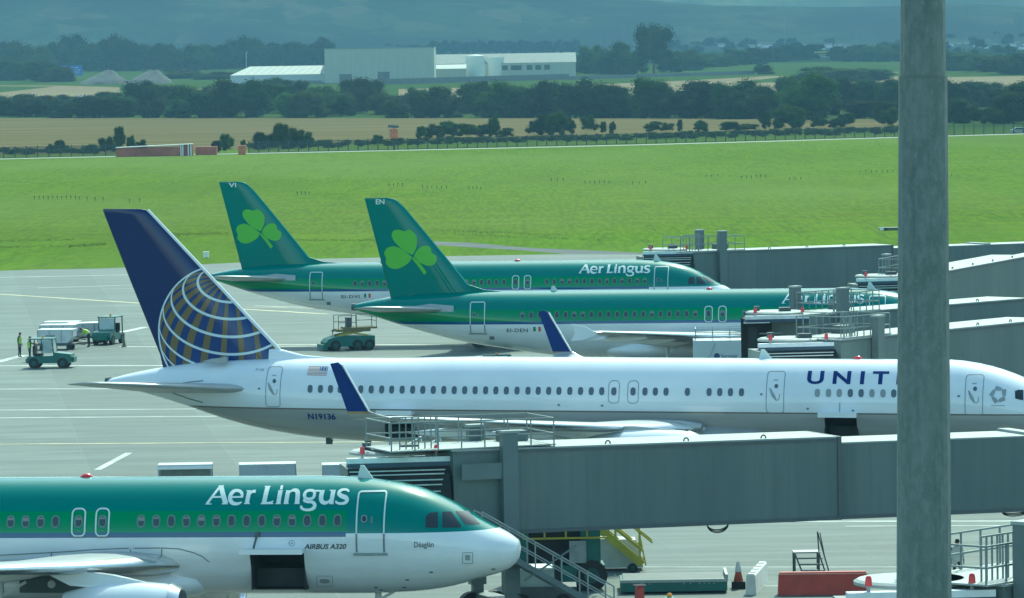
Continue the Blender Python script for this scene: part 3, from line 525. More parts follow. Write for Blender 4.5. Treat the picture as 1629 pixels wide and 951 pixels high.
MB().tube((0, 0, 0), (0, 0, 20*k), .18).build('mast', M_fence, t); MB().box(-6.5*k, 6.5*k, -.9, .9, 19*k, 34*k).build('cabinet', M_orange, t); MB().bar((-9*k, 0, 38*k), (8*k, 0, 37*k), .55).build('radar_head', M_dkgrey, t); MB().tube((0, 0, 34*k), (0, 0, 37.5*k), .15).build('pivot', M_dkgrey, t)
# markers in the grass
LG, GG = 'slim dark marker stake standing in the mown airfield grass', 'marker stakes in the airfield grass'
r3 = random.Random(9)
def stakes(x0, y0, x1, y1, n, hpx):
    for i in range(n):
        f_ = i/max(1, n-1); p = G(x0+(x1-x0)*f_, y0+(y1-y0)*f_+r3.uniform(-.5, .5)); k = p.y/FPX
        o_ = MB().tube((0, 0, 0), (0, 0, hpx*k*.75), .035, n=6).box(-.08, .08, -.05, .05, hpx*k*.7, hpx*k).build('marker_stake', M_dkgrey); o_.location = p; tag(o_, LG, 'marker stake', GG)
for a in ((55, 318, 120, 317, 10, 6), (126, 319, 164, 320, 4, 6), (206, 322, 222, 322, 2, 6), (473, 311, 492, 310, 4, 6), (619, 298, 640, 297, 4, 6), (672, 300, 710, 301, 6, 5), (746, 302, 765, 302, 4, 5), (877, 289, 896, 288, 3, 5), (931, 293, 969, 292, 6, 5), (1006, 294, 1027, 293, 3, 5), (1123, 282, 1142, 281, 3, 4), (1180, 285, 1218, 283, 6, 5), (1256, 286, 1274, 286, 3, 4), (1369, 275, 1429, 275, 8, 4), (1514, 280, 1516, 280, 1, 4)): stakes(*a)
p = G(328, 410.5); k = p.y/FPX; tag(MB().box(-4.5*k, 4.5*k, -.25, .25, .1, 10*k).box(-4.8*k, 4.8*k, -.3, .3, 9.3*k, 10.3*k).box(-4*k, -3*k, -.2, .2, 0, .12).box(3*k, 4*k, -.2, .2, 0, .12).build('marker_cabinet', M_white), 'small white cabinet on the grass edge between the two tails', 'cabinet').location = p
p = G(1415, 371); k = p.y/FPX; t = thing('airfield_sign', 'low dark airfield sign board with white end panel left of the lamp post', 'sign', p)
MB().box(-17*k, 26*k, 0, .25, .3, 9*k).build('panel', mat('sign_dark', (.09, .1, .04), .6), t); MB().box(-16*k, -9*k, -.06, .02, .35, 8.5*k).build('end_panel', M_white, t); MB().box(-8.5*k, -3*k, -.06, .02, .35, 8.5*k).build('dark_panel', M_black, t); MB().box(-17.3*k, 26.3*k, -.05, .3, 9*k, 9.6*k).build('top_edge', M_white, t)
# ================================================================== AIRLINERS
def pchip(xs, ys):
    xs = np.array(xs, float); ys = np.array(ys, float); h = np.diff(xs); d = np.diff(ys)/h; m = np.zeros(len(xs)); m[0] = d[0]; m[-1] = d[-1]
    for i in range(1, len(xs)-1):
        if d[i-1]*d[i] > 0: w1 = 2*h[i]+h[i-1]; w2 = h[i]+2*h[i-1]; m[i] = (w1+w2)/(w1/d[i-1]+w2/d[i])
    def f(x):
        i = min(max(int(np.searchsorted(xs, x))-1, 0), len(xs)-2); t = (x-xs[i])/h[i]; t = min(max(t, 0), 1)
        return float((1+2*t)*(1-t)**2*ys[i]+t*(1-t)**2*h[i]*m[i]+t*t*(3-2*t)*ys[i+1]+t*t*(t-1)*h[i]*m[i+1])
    return f
class Plane:
    def __init__(s, root, st, X0, Y0, th, pitch=0, px_=20.):
        s.root = root; xs = [a[0] for a in st]; s.hw = pchip(xs, [a[1] for a in st]); s.zt = pchip(xs, [a[2] for a in st]); s.zb = pchip(xs, [a[3] for a in st]); s.L = xs[-1]; s.P = (X0, Y0, th); s.pitch = pitch; s.px = px_
    def surf(s, x, z):
        x = min(max(x, 0), s.L); zt, zb = s.zt(x), s.zb(x); zc = (zt+zb)/2; hh = (zt-zb)/2; q = 1-((z-zc)/hh)**2
        return s.hw(x)*math.sqrt(max(q, .0004))
    def P3(s, x, z, off=.012):
        y = s.surf(x, z); zt, zb = s.zt(min(max(x, 0), s.L)), s.zb(min(max(x, 0), s.L)); zc = (zt+zb)/2; hh = (zt-zb)/2; hw = s.hw(min(max(x, 0), s.L))
        ny = y/hw/hw; nz = (z-zc)/hh/hh; l = math.hypot(ny, nz) or 1
        return (-x, -(y+off*ny/l), z+off*nz/l)
    def px2(s, px, py):            # photo pixel -> (x aft, z) on the fuselage side facing the camera
        X0, Y0, th = s.P; F = (math.cos(th), -math.sin(th)); R = (-math.sin(th), -math.cos(th)); r = ray(px, py); y = s.hw(min(s.L*.5, 12))*.9
        for _ in range(12):
            t = (y+X0*R[0]+Y0*R[1])/(r[0]*R[0]+r[1]*R[1]); x = -((r[0]*t-X0)*F[0]+(r[1]*t-Y0)*F[1]); z = CAMH+r[2]*t-(x-s.px)*s.pitch
            yn = s.surf(x, z); y = y*.4+yn*.6
        return x, z
    def fuselage(s, xs, angs, m, hole=None, holds=()):
        rings = []
        for x in xs:
            zt, zb, hw = s.zt(x), s.zb(x), s.hw(x); rings.append([(-x, -hw*math.cos(a), (zt+zb)/2+(zt-zb)/2*math.sin(a)) for a in angs])
        mb = MB(); n = len(angs); vs = [p for r in rings for p in r]; fs = []
        for i in range(len(xs)-1):
            for k in range(n):
                c = [vs[j] for j in (i*n+k, i*n+(k+1) % n, (i+1)*n+(k+1) % n, (i+1)*n+k)]; mx = -sum(p[0] for p in c)/4; mz = sum(p[2] for p in c)/4; my = sum(p[1] for p in c)/4
                if my < 0 and any(h[0] < mx < h[1] and h[2] < mz < h[3] for h in holds): continue
                fs.append((i*n+k, i*n+(k+1) % n, (i+1)*n+(k+1) % n, (i+1)*n+k))
        mb.add(vs, fs, 0, True); mb.add(rings[-1], [tuple(range(n))], 0); mb.add(rings[0], [tuple(range(n))], 0)
        return mb.build('fuselage', m, s.root)
    def ribbon(s, mb, pts, w, closed=False, off=.012, mi=0, sub=1, widths=None):
        if sub > 1:
            q = []; ww = []
            nn = len(pts); 
            for i in range(nn if closed else nn-1):
                a, c = pts[i], pts[(i+1) % nn]
                for k in range(sub): q.append((a[0]+(c[0]-a[0])*k/sub, a[1]+(c[1]-a[1])*k/sub)); ww.append((widths[i]+(widths[(i+1) % nn]-widths[i])*k/sub) if widths else w)
            if not closed: q.append(pts[-1]); ww.append(widths[-1] if widths else w)
            pts = q; widths = ww
        n = len(pts); L_ = []
        for i in range(n):
            a = pts[i-1] if (i or closed) else pts[0]; c = pts[(i+1) % n] if (i < n-1 or closed) else pts[-1]; dx, dz = c[0]-a[0], c[1]-a[1]; l = math.hypot(dx, dz) or 1; ww = (widths[i] if widths else w)/2
            L_.append((s.P3(pts[i][0]-dz/l*ww, pts[i][1]+dx/l*ww, off), s.P3(pts[i][0]+dz/l*ww, pts[i][1]-dx/l*ww, off)))
        vs = [p for q in L_ for p in q]; m = n if closed else n-1
        mb.add(vs, [(2*i, 2*i+1, (2*i+3) % (2*n), (2*i+2) % (2*n)) for i in range(m)], mi); return mb
    def patch(s, mb, poly, off=.012, mi=0, sub=3):
        q = []
        for i in range(len(poly)):
            a, c = poly[i], poly[(i+1) % len(poly)]
            for k in range(sub): q.append((a[0]+(c[0]-a[0])*k/sub, a[1]+(c[1]-a[1])*k/sub))
        cx, cz = sum(p[0] for p in q)/len(q), sum(p[1] for p in q)/len(q); n = len(q); vs = []
        for t in (1, .66, .33): vs += [s.P3(cx+(p[0]-cx)*t, cz+(p[1]-cz)*t, off) for p in q]
        vs.append(s.P3(cx, cz, off)); fs = []
        for r_ in range(2): fs += [(r_*n+k, r_*n+(k+1) % n, (r_+1)*n+(k+1) % n, (r_+1)*n+k) for k in range(n)]
        fs += [(2*n+k, 2*n+(k+1) % n, 3*n) for k in range(n)]; mb.add(vs, fs, mi, True); return mb
    def text(s, name, txt, x0, x1, z0, z1, m, bold=.0, shear=0, off=.014, spacing=1.0, parent=None):
        v, f, bb = text_tris(txt, bold, shear, spacing); mb = MB()
        vs = [s.P3(x0+(a-bb[0])/(bb[1]-bb[0])*(x1-x0), z0+(b_-bb[2])/(bb[3]-bb[2])*(z1-z0), off) for a, b_ in v]; mb.add(vs, f); return mb.build(name, m, parent or s.root)
def text_tris(txt, bold=0, shear=0, spacing=1.0, cuts=9):
    cu = bpy.data.curves.new('t', 'FONT'); cu.body = txt; cu.offset = bold; cu.shear = shear; cu.space_character = spacing; cu.resolution_u = 4
    ob = bpy.data.objects.new('t', cu); COL.objects.link(ob); dg = bpy.context.evaluated_depsgraph_get(); me = bpy.data.meshes.new_from_object(ob.evaluated_get(dg)); bpy.data.objects.remove(ob)
    bm = bmesh.new(); bm.from_mesh(me); ys = [v.co.y for v in bm.verts]; y0, y1 = min(ys), max(ys)
    for k in range(1, cuts):
        bmesh.ops.bisect_plane(bm, geom=list(bm.verts)+list(bm.edges)+list(bm.faces), plane_co=(0, y0+(y1-y0)*k/cuts, 0), plane_no=(0, 1, 0))
    bmesh.ops.triangulate(bm, faces=bm.faces); bm.verts.index_update()
    v = [(a.co.x, a.co.y) for a in bm.verts]; f = [tuple(a.index for a in fc.verts) for fc in bm.faces]; bm.free(); bpy.data.meshes.remove(me)
    xs = [a for a, _ in v]; return v, f, (min(xs), max(xs), y0, y1)
def rrect(x0, x1, z0, z1, r=.12, n=4):
    o_ = []
    for cx, cz, a0 in ((x1-r, z1-r, 0), (x0+r, z1-r, 90), (x0+r, z0+r, 180), (x1-r, z0+r, 270)):
        for k in range(n+1): a = math.radians(a0+90*k/n); o_.append((cx+r*math.cos(a), cz+r*math.sin(a)))
    return o_
def dense(poly, step=.2):
    q = []
    for i in range(len(poly)):
        a, c = poly[i], poly[(i+1) % len(poly)]; n = max(1, int(math.hypot(c[0]-a[0], c[1]-a[1])/step))
        for k in range(n): q.append((a[0]+(c[0]-a[0])*k/n, a[1]+(c[1]-a[1])*k/n))
    return q
def foil(n=9, t=.12):                  # (chord fraction, half thickness) upper then lower
    xs = [(1-math.cos(math.pi*k/n))/2 for k in range(n+1)]; y = [5*t*(.2969*math.sqrt(x)-.126*x-.3516*x*x+.2843*x**3-.1036*x**4) for x in xs]
    return [(x, v) for x, v in zip(xs[::-1], y[::-1])]+[(x, -v) for x, v in zip(xs[1:-1], y[1:-1])]
def vfin(pl, secs, m, t=.085, name='fin'):    # secs: (z, xLE, xTE)
    mb = MB(); mb.loft([[(-(le+(te-le)*f), h*(te-le)*(t/.12), z) for f, h in foil(9, .12)] for z, le, te in secs]); return mb.build(name, m, pl.root)
def wing(pl, secs, m, side, name='wing', t=.11, mle=None):     # secs: (y, xLE, xTE, z)
    mb = MB(); fo = foil(10, .12)
    mb.loft([[(-(le+(te-le)*f), side*y, z+h*(te-le)*(tt/.12)-(f-.5)*(te-le)*.03+.02*(te-le)*math.sin(math.pi*f)) for f, h in fo] for y, le, te, z, tt in [(a+(t,))[:5] if len(a) == 4 else a for a in secs]])
    if mle:
        n = len(fo); i = 0
        for k, f in enumerate(mb.f):
            if len(f) == 4 and all(fo[j % n][0] < .16 for j in f): mb.m[k] = 1
    return mb.build(name, [m, mle] if mle else m, pl.root)
def nacelle(pl, y, z, prof, mats, side=-1, lip=.35, name='engine'):
    mb = MB(); n = 28; ring = lambda x, r, dz=0: [(-x, side*y+r*math.cos(2*math.pi*k/n), z+dz+r*math.sin(2*math.pi*k/n)) for k in range(n)]
    mb.loft([ring(*p) for p in prof], 0, caps=False); e = mb.build(name, mats[0], pl.root)
    x0, r0 = prof[0][0], prof[0][1]; mb = MB(); mb.loft([ring(x0+.5, r0*.86), ring(x0+.08, r0*.9), ring(x0-.02, r0*.97), ring(x0+.01, r0*1.003), ring(x0+lip, prof[1][1]*1.004)], 0, caps=False); mb.build('inlet_lip', mats[1], e)
    mb = MB(); mb.loft([ring(x0+.6, r0*.87), ring(x0+.62, .02)], 0, caps=False); mb.tube((-x0-.15, side*y, z), (-x0-.62, side*y, z), .02, .3, 12); mb.build('fan', M_dkgrey, e)
    xl, rl = prof[-1][0], prof[-1][1]; mb = MB(); mb.loft([ring(xl-.6, rl*.8), ring(xl-.01, rl*.72), ring(xl+.9, rl*.5)], 0, caps=False); mb.tube((-xl-.3, side*y, z), (-xl-1.7, side*y, z), rl*.42, .05, 14); mb.build('exhaust', M_alu, e); return e
def gear(pl, x, y, z0, r, wd, nw=2, bog=0):
    g = MB(); g.tube((-x, y, z0), (-x, y, r), .12, .1, 10); g.bar((-x, y, z0-.5), (-x+.9, y, z0), .1); s_ = g.build('landing_gear', M_offw, pl.root)
    for dx in ([0] if not bog else [-bog, bog]):
        for k in (-1, 1): MB().tube((-x+dx, y+k*.22-wd/2, r), (-x+dx, y+k*.22+wd/2, r), r, n=18).build('wheel', M_black, s_)
# ---------------- livery materials
M_pwhite = mat('aircraft_white', (.74, .76, .77), .22, 0, .02, .6, spec=.06, coat=.9)
M_letw = mat('lettering_white', (.72, .8, .74), .5, 0, .02, 1, spec=.2); M_letd = mat('lettering_dark', (.03, .04, .05), .5); M_letg = mat('stencil_grey', (.28, .31, .32), .5); M_navy = mat('lettering_navy', (.006, .03, .16), .4, spec=.1)
M_trim = mat('door_trim_white', (.6, .68, .66), .4, 0, .03, 1); M_trimg = mat('door_trim_grey', (.2, .25, .27), .5); M_seam = mat('seam', (.17, .2, .2), .6); M_shade = mat('window_shade', (.2, .23, .21), .6)
M_irg = mat('flag_green', (.01, .2, .1), .5); M_iro = mat('flag_orange', (.5, .08, .03), .5)
TEAL, GRN, BLU = (.001, .17, .135), (.004, .22, .065), (.001, .075, .2)
def m_livery():
    m = mat('teal_livery', (.002, .12, .12), .2, 0, .02, .6, spec=.06, coat=.9); g = N(m); q, v = g.xyz(); z = q[2]; xa = g.math('MULTIPLY', q[0], -1)
    aft = g.math('GREATER_THAN', xa, 5.87); wob = g.noise(v, .5, (1, 1, 1), 4)
    white = g.mix(g.ramp(wob, (.35, 0.), (.65, 1.)), (.70, .72, .73), (.77, .79, .79))
    dirt = g.noise(v, 1.2, (.25, 1, 2.5), 5); white = g.mix(g.math('MULTIPLY', g.ramp(dirt, (.5, 0.), (.75, 1.)), .22), white, (.45, .48, .46))
    zb = g.math('MULTIPLY_ADD', aft, -.12, 4.06)
    c = g.mix(g.math('GREATER_THAN', z, zb), white, TEAL)
    inb = g.math('MULTIPLY', aft, g.math('MULTIPLY', g.math('GREATER_THAN', z, 3.94), g.math('LESS_THAN', z, 4.84))); c = g.mix(inb, c, GRN)
    inl = g.math('MULTIPLY', aft, g.math('MULTIPLY', g.math('GREATER_THAN', z, 3.94), g.math('LESS_THAN', z, 4.12))); c = g.mix(inl, c, BLU)
    g.L.new(c, g.n['Principled BSDF'].inputs['Base Color']); return m
M_liv = m_livery(); M_teal = mat('teal_paint', TEAL, .22, 0, .03, .5, spec=.06, coat=.6); M_sham = mat('clover_green', (.13, .46, .02), .4, 0, .03, 1)
A320 = [(0, .03, 3.35, 3.29), (.05, .34, 3.58, 3.03), (.2, .62, 3.72, 2.80), (.5, .95, 3.92, 2.58), (1.0, 1.26, 4.17, 2.40), (1.5, 1.47, 4.46, 2.28), (2.0, 1.63, 4.78, 2.12), (2.8, 1.81, 5.2, 1.94), (3.6, 1.91, 5.52, 1.84), (4.5, 1.96, 5.71, 1.79), (5.5, 1.975, 5.83, 1.76), (7, 1.975, 5.9, 1.76), (22, 1.975, 5.9, 1.76), (24.5, 1.97, 5.9, 1.86), (26.2, 1.93, 5.9, 2.05), (27.5, 1.87, 5.9, 2.26), (30.7, 1.62, 5.88, 2.78), (32.6, 1.36, 5.83, 3.26), (34.6, 1.02, 5.69, 3.84), (36, .7, 5.5, 4.3), (37.1, .42, 5.28, 4.68), (37.57, .3, 5.17, 4.82)]
def oval(x, z, a, b_, n=14, p=2.6): return [(x+a*abs(math.cos(t))**(2/p)*(1 if math.cos(t) > 0 else -1), z+b_*abs(math.sin(t))**(2/p)*(1 if math.sin(t) > 0 else -1)) for t in [2*math.pi*k/n for k in range(n)]]
WINM = {}
def window(pl, key, x, z, a, b_, shade=None, ring=True, parent=None, mats=None):
    k = (key, round(pl.hw(x), 2), round(pl.zt(x)-pl.zb(x), 2), shade)
    if k not in WINM:
        mb = MB()
        if ring: pl.patch(mb, oval(x, z, a*1.45, b_*1.32), .010, 0, 1)
        pl.patch(mb, oval(x, z, a, b_), .018, 1, 1)
        if shade: pl.patch(mb, [(x-a*.9, z+b_*.8), (x+a*.9, z+b_*.8), (x+a*.95, z+b_*(.9-shade)), (x-a*.95, z+b_*(.9-shade))], .024, 2, 1)
        x0 = x; mb.v = [(v[0]+x, v[1], v[2]) for v in mb.v]; o_ = mb.build('window', mats or [mat('window_ring', (.13, .2, .19), .5), mat('jet_window', (.035, .06, .065), .15), M_shade], parent or pl.root); WINM[k] = o_.data
    else: o_ = bpy.data.objects.new('window', WINM[k]); COL.objects.link(o_); o_.parent = parent or pl.root
    o_.location.x = -x; return o_
# hand traced lettering strokes of the near jet's title (photo zoom units)
LET = [([(150, 246), (247, 103)], [24, 22], 1), ([(256, 100), (326, 246)], [40, 46], 1), ([(190, 190), (290, 190)], [15, 15], 1), ([(136, 249), (192, 249)], [8, 8], 1), ([(288, 249), (346, 249)], [9, 9], 1), ([(232, 100), (280, 100)], [10, 10], 1),
 ([(352, 193), (480, 193)], [15, 15], 1), ([(472, 195), (466, 165), (445, 146), (414, 138), (380, 148), (361, 180), (364, 215), (388, 243), (425, 251), (455, 246), (474, 234)], [24, 27, 26, 24, 34, 38, 38, 34, 27, 20, 10], 3),
 ([(533, 140), (524, 249)], [40, 40], 1), ([(497, 250), (553, 250)], [9, 9], 1), ([(504, 142), (548, 142)], [8, 8], 1), ([(546, 170), (562, 150), (592, 148)], [14, 24, 28], 2),
 ([(696, 106), (684, 250)], [42, 42], 1), ([(667, 108), (722, 108)], [9, 9], 1), ([(654, 251), (772, 251)], [11, 11], 1), ([(705, 244), (752, 240), (768, 226)], [12, 14, 6], 2),
 ([(823, 142), (819, 252)], [40, 40], 1), ([(793, 253), (842, 253)], [9, 9], 1), ([(803, 144), (846, 144)], [8, 8], 1), ([(816, 118), (840, 118)], [34, 34], 1),
 ([(897, 142), (890, 253)], [40, 40], 1), ([(868, 254), (916, 254)], [9, 9], 1), ([(906, 165), (930, 146), (960, 142), (984, 156), (992, 190), (994, 253)], [12, 20, 30, 40, 42, 42], 3), ([(970, 255), (1018, 255)], [9, 9], 1),
 ([(1148, 180), (1138, 152), (1102, 143), (1066, 152), (1054, 180), (1066, 206), (1102, 216), (1138, 206), (1148, 180)], [30, 26, 22, 26, 32, 26, 22, 26, 30], 3), ([(1132, 156), (1160, 148), (1200, 150)], [16, 15, 15], 2), ([(1070, 208), (1056, 226), (1085, 240), (1130, 242), (1158, 262), (1156, 290), (1122, 308), (1075, 309), (1040, 294), (1034, 272)], [12, 22, 22, 26, 32, 34, 26, 22, 24, 20], 3),
 ([(1216, 146), (1212, 205), (1226, 240), (1258, 252), (1290, 238), (1306, 212)], [42, 42, 38, 30, 20, 14], 3), ([(1319, 145), (1312, 259)], [40, 40], 1), ([(1186, 148), (1236, 148)], [9, 9], 1), ([(1284, 148), (1338, 148)], [9, 9], 1), ([(1296, 260), (1336, 260)], [8, 8], 1),
 ([(1463, 162), (1450, 148), (1416, 142), (1382, 152), (1374, 176), (1402, 196), (1440, 210), (1458, 232), (1440, 254), (1400, 260), (1364, 252), (1352, 236)], [16, 18, 20, 26, 34, 38, 40, 34, 28, 22, 20, 14], 3)]
def smooth_path(pts, ws, n):
    if n == 1: return pts, ws
    q, w_ = [], []; P = [pts[0]]+pts+[pts[-1]]
    for i in range(len(pts)-1):
        for k in range(n):
            t = k/n; a, b_, c, d = P[i:i+4]; q.append(tuple(.5*(2*b_[j]+(c[j]-a[j])*t+(2*a[j]-5*b_[j]+4*c[j]-d[j])*t*t+(3*b_[j]-a[j]-3*c[j]+d[j])*t**3) for j in (0, 1))); w_.append(ws[i]+(ws[i+1]-ws[i])*t)
    return q+[pts[-1]], w_+[ws[-1]]
def title(pl):
    mb = MB(); kx = (10.86-5.83)/(1470-137); kz = (5.60-5.05)/(250-105)
    for i, (pts, ws, n) in enumerate(LET):
        pts, ws = smooth_path(pts, ws, n if n == 1 else 4); q = [(10.86-(u-137)*kx, 5.05+(252+(u-137)*.007-v)*kz) for u, v in pts]
        pl.ribbon(mb, q, 0, False, .012+.0012*(i % 12), 0, 6 if n == 1 else 1, [w_*kx for w_ in ws])
    return mb.build('lettering', M_letw, pl.root)
CLOVER = [[(282, 334), (245, 315), (215, 288), (196, 260), (195, 240), (206, 228), (226, 226), (248, 233), (268, 226), (288, 238), (301, 258), (302, 288), (293, 316)], [(279, 341), (235, 309), (203, 296), (174, 303), (160, 325), (168, 348), (166, 368), (184, 388), (214, 393), (246, 380), (270, 361)], [(288, 340), (297, 320), (318, 300), (344, 295), (360, 306), (364, 325), (382, 338), (384, 360), (370, 377), (346, 380), (316, 368)], [(277, 346), (285, 342), (312, 366), (342, 408), (331, 419), (303, 380)]]
def a320(label, P0, reg=None, tailid=None, near=False, pitch=0):
    X0, Y0, th = P0; root = thing('airliner', label, 'airliner', (X0, Y0, 0), -th, 'green and white jets with a clover on the tail'); pl = Plane(root, A320, X0, Y0, th)
    xs = sorted(set([0, .02, .05, .1, .2, .32, .45, .6, .8, 1, 1.25, 1.5, 1.75, 2, 2.4, 2.8, 3.2, 3.6, 4.1, 4.6, 5.2, 5.8, 6.5, 7.36, 8, 8.7, 9.27, 11, 13, 15, 17, 19, 21, 22, 23, 24, 25, 26, 26.8, 27.5, 28.3, 29.2, 30, 30.7, 31.6, 32.6, 33.6, 34.6, 35.3, 36, 36.6, 37.1, 37.57])); na = 72; angs = [2*math.pi*k/na for k in range(na)]
    holds = [(7.36, 9.27, 2.02, 3.42)] if near else []
    fus = pl.fuselage(xs, angs, M_liv, holds=holds)
    # belly fairing
    mb = MB(); rs = []
    for x, wy, hz in ((10.6, .3, .2), (11.3, 1.5, .62), (12.4, 1.95, .8), (14, 2.05, .86), (18, 2.05, .86), (20, 1.9, .8), (21.5, 1.4, .5), (22.6, .3, .1)): rs.append([(-x, wy*math.cos(t), 2.25+hz*math.sin(t)*(1 if math.sin(t) > 0 else .95)) for t in [2*math.pi*k/28 for k in range(28)]])
    mb.loft(rs).build('belly_fairing', M_pwhite, root)
    # fin, tailplane, wings
    fin = vfin(pl, [(5.3, 29.6, 35.25), (5.85, 29.9, 35.35), (6.15, 30.25, 35.45), (6.6, 30.6, 35.55), (8, 31.72, 35.9), (11.15, 34.3, 36.68), (11.55, 34.72, 36.78), (11.72, 35.0, 36.83), (11.78, 35.4, 36.8)], M_teal)
    MB().prism([(-27.9, 5.86), (-29.4, 6.0), (-30.3, 6.3), (-30.9, 6.4), (-30.9, 5.7)], -.09, .09).build('dorsal_fillet', M_teal, fin)
    fx = lambda u: 36.83-((550+u/2.6417)-580)/25.75; fz = lambda v: 11.78-((280+v/2.6417)-314.)/25.9
    def fy(x, z): return .055*(36-30)*0+.20-(z-6)*.021
    mb = MB()
    for i, lf in enumerate(CLOVER):
        q, _ = smooth_path(lf+[lf[0]], [1]*(len(lf)+1), 3 if i < 3 else 1); q = q[:-1]; cx = sum(a for a, _ in q)/len(q); cz = sum(b_ for _, b_ in q)/len(q)
        vs = [(-fx(u), -finy(fx(u), fz(v))-.012-.0015*i, fz(v)) for u, v in q]+[(-fx(cx), -finy(fx(cx), fz(cz))-.012-.0015*i, fz(cz))]; mb.add(vs, [(k, (k+1) % len(q), len(q)) for k in range(len(q))])
    mb.build('clover_emblem', M_sham, fin)
    if tailid:
        v, f, bb = text_tris(tailid, .015, 0, 1, 2); x0, x1, z0, z1 = fx(128), fx(165), fz(117), fz(96); MB().add([(-(x0+(a-bb[0])/(bb[1]-bb[0])*(x1-x0)), -finy(x0+(a-bb[0])/(bb[1]-bb[0])*(x1-x0), z0)-.02, z0+(b_-bb[2])/(bb[3]-bb[2])*(z1-z0)) for a, b_ in v], f).build('tail_letters', M_letw, fin)
    for sd in (-1, 1):
        st = wing(pl, [(.6, 31.3, 36, 4.75, .1), (1.2, 31.7, 35.9, 4.8, .1), (6.1, 35.0, 36.6, 5.25, .09), (6.23, 35.4, 36.6, 5.27, .05)], M_wgrey, sd, 'tailplane')
        if sd < 0: MB().loft([[(-x, -(pl.surf(x, 4.8)+.03-.1*abs(k)/4), 4.78+k*hh/4) for k in range(-4, 5)] for x, hh in ((31.15, .32), (31.6, .36), (32.6, .44), (33.4, .34), (35.6, .06))], 0, False, True, False).build('root_plate', M_wgrey, st)
        dz = 0 if sd < 0 else -.045
        wg = wing(pl, [(yy, a_, b_, z_+dz*(yy-2), t_) for yy, a_, b_, z_, t_ in [(.9, 11.2, 19.0, 2.75, .13), (2.0, 11.9, 18.9, 2.86, .13), (6.4, 14.3, 18.8, 3.28, .115), (12, 17.45, 20.6, 3.82, .1), (16.7, 20.15, 21.75, 4.26, .095), (16.95, 20.5, 21.75, 4.28, .05)]], M_wgrey, sd, 'wing', mle=M_alu)
        MB().prism([(x_, z_+dz*15) for x_, z_ in ((-20.5, 4.2), (-21.2, 4.62), (-22.05, 4.8), (-21.85, 4.28), (-22.1, 3.8), (-21.4, 3.85))], sd*16.9, sd*16.97).build('wingtip_fence', M_pwhite, wg)
        for (yy, xx) in ((4.2, 17.3), (8.2, 18.0), (12.2, 19.3)): MB().loft([[(-(xx-1.2+3.4*f), sd*yy+.22*math.sin(math.pi*min(1, f*1.1+.05))*math.cos(t), 2.72+(yy-2)*.094+.28*math.sin(math.pi*min(1, f*1.1+.05))*math.sin(t)-.1*f) for t in [2*math.pi*k/10 for k in range(10)]] for f in (0, .15, .4, .7, 1)]).build('flap_fairing', M_pwhite, wg)
        e = nacelle(pl, 5.75, 1.62, [(10.95, .98), (11.5, 1.13), (12.3, 1.2), (13.4, 1.17), (14.3, 1.03), (15.0, .86)], [M_pwhite, M_alu], sd)
        MB().loft([[(-x, sd*5.75+k*wd, z) for x, z, wd in ((12.1, 2.78, .12), (13.3, 3.05, .17), (14.7, 3.24, .17), (15.6, 3.1, .1), (14.8, 2.7, .15), (13.0, 2.55, .15))] for k in (-1, 1)], 0, True, False).build('pylon', M_pwhite, e)
    # root fairing nose, seen dark grey ahead of the bright slat
    MB().loft([[(-(12.55+6.5*f), -(1.75+.75*math.sin(math.pi*min(1, f*.7+.12)))-.05+.34*math.cos(t), 3.08+.36*math.sin(math.pi*min(1, f+.14))*math.sin(t)) for t in [2*math.pi*k/14 for k in range(14)]] for f in (0, .06, .18, .4, .7, 1)]).build('wing_root_fairing', M_wgrey, root)
    gear(pl, 5.07, 0, 2.0, .38, .22); gear(pl, 17.7, 3.8, 2.6, .57, .4); gear(pl, 17.7, -3.8, 2.6, .57, .4)
    # windows
    lst = [6.17+.5334*k for k in range(14)]+[14.48, 15.33]+[16.15+.5334*k for k in range(21)]
    for i, x in enumerate(lst): window(pl, 'a', x, 4.5, .105, .165, rnd.choice((None, None, .45, .6, .85) if near else (None, None, .6)))
    def door(xc, wd, z0, z1, kind):
        mb = MB(); pl.ribbon(mb, dense(rrect(xc-wd/2, xc+wd/2, z0, z1, .1 if kind != 'exit' else .16), .12), .055 if kind != 'cargo' else .03, True, .016)
        d = mb.build('door' if kind != 'exit' else 'emergency_exit', M_trim, root)
        if kind == 'door':
            mb = MB(); zq = 4.04 if xc < 6 else 3.92
            for sx in (-1, 1): pl.ribbon(mb, [(xc+sx*wd/2, zq), (xc+sx*wd/2, z0+.02)], .06, False, .019, 0, 4)
            mb.split('lower_outline', M_seam, d)
            mb = MB(); pl.ribbon(mb, [(xc-wd/2-.12, z0-.05), (xc+wd/2+.12, z0-.05)], .1, False, .03, 0, 4); mb.build('sill', M_letg, d); mb = MB(); pl.patch(mb, oval(xc+.22, 4.55, .11, .13), .014, 0, 1); pl.patch(mb, oval(xc+.22, 4.55, .07, .09), .02, 1, 1); mb.build('porthole', [M_trimg, M_glass], d); mb = MB(); pl.patch(mb, [(xc-.08, 4.62), (xc-.02, 4.62), (xc-.02, 4.4), (xc-.08, 4.4)], .014, 0, 1); mb.build('handle', M_seam, d)
        elif kind == 'exit':
            mb = MB(); pl.ribbon(mb, [(xc-wd/2, z0-.04), (xc+wd/2, z0-.04)], .05, False, .02, 0, 3); mb.build('sill', M_seam, d); mb = MB(); pl.patch(mb, oval(xc, 4.17, .05, .02), .014, 0, 1); mb.build('handle', M_seam, d)
    door(5.02, .96, 3.38, 5.44, 'door'); door(29.65, .9, 3.42, 5.3, 'door'); door(14.48, .46, 4.0, 4.93, 'exit'); door(15.33, .46, 4.0, 4.93, 'exit')
    title(pl)
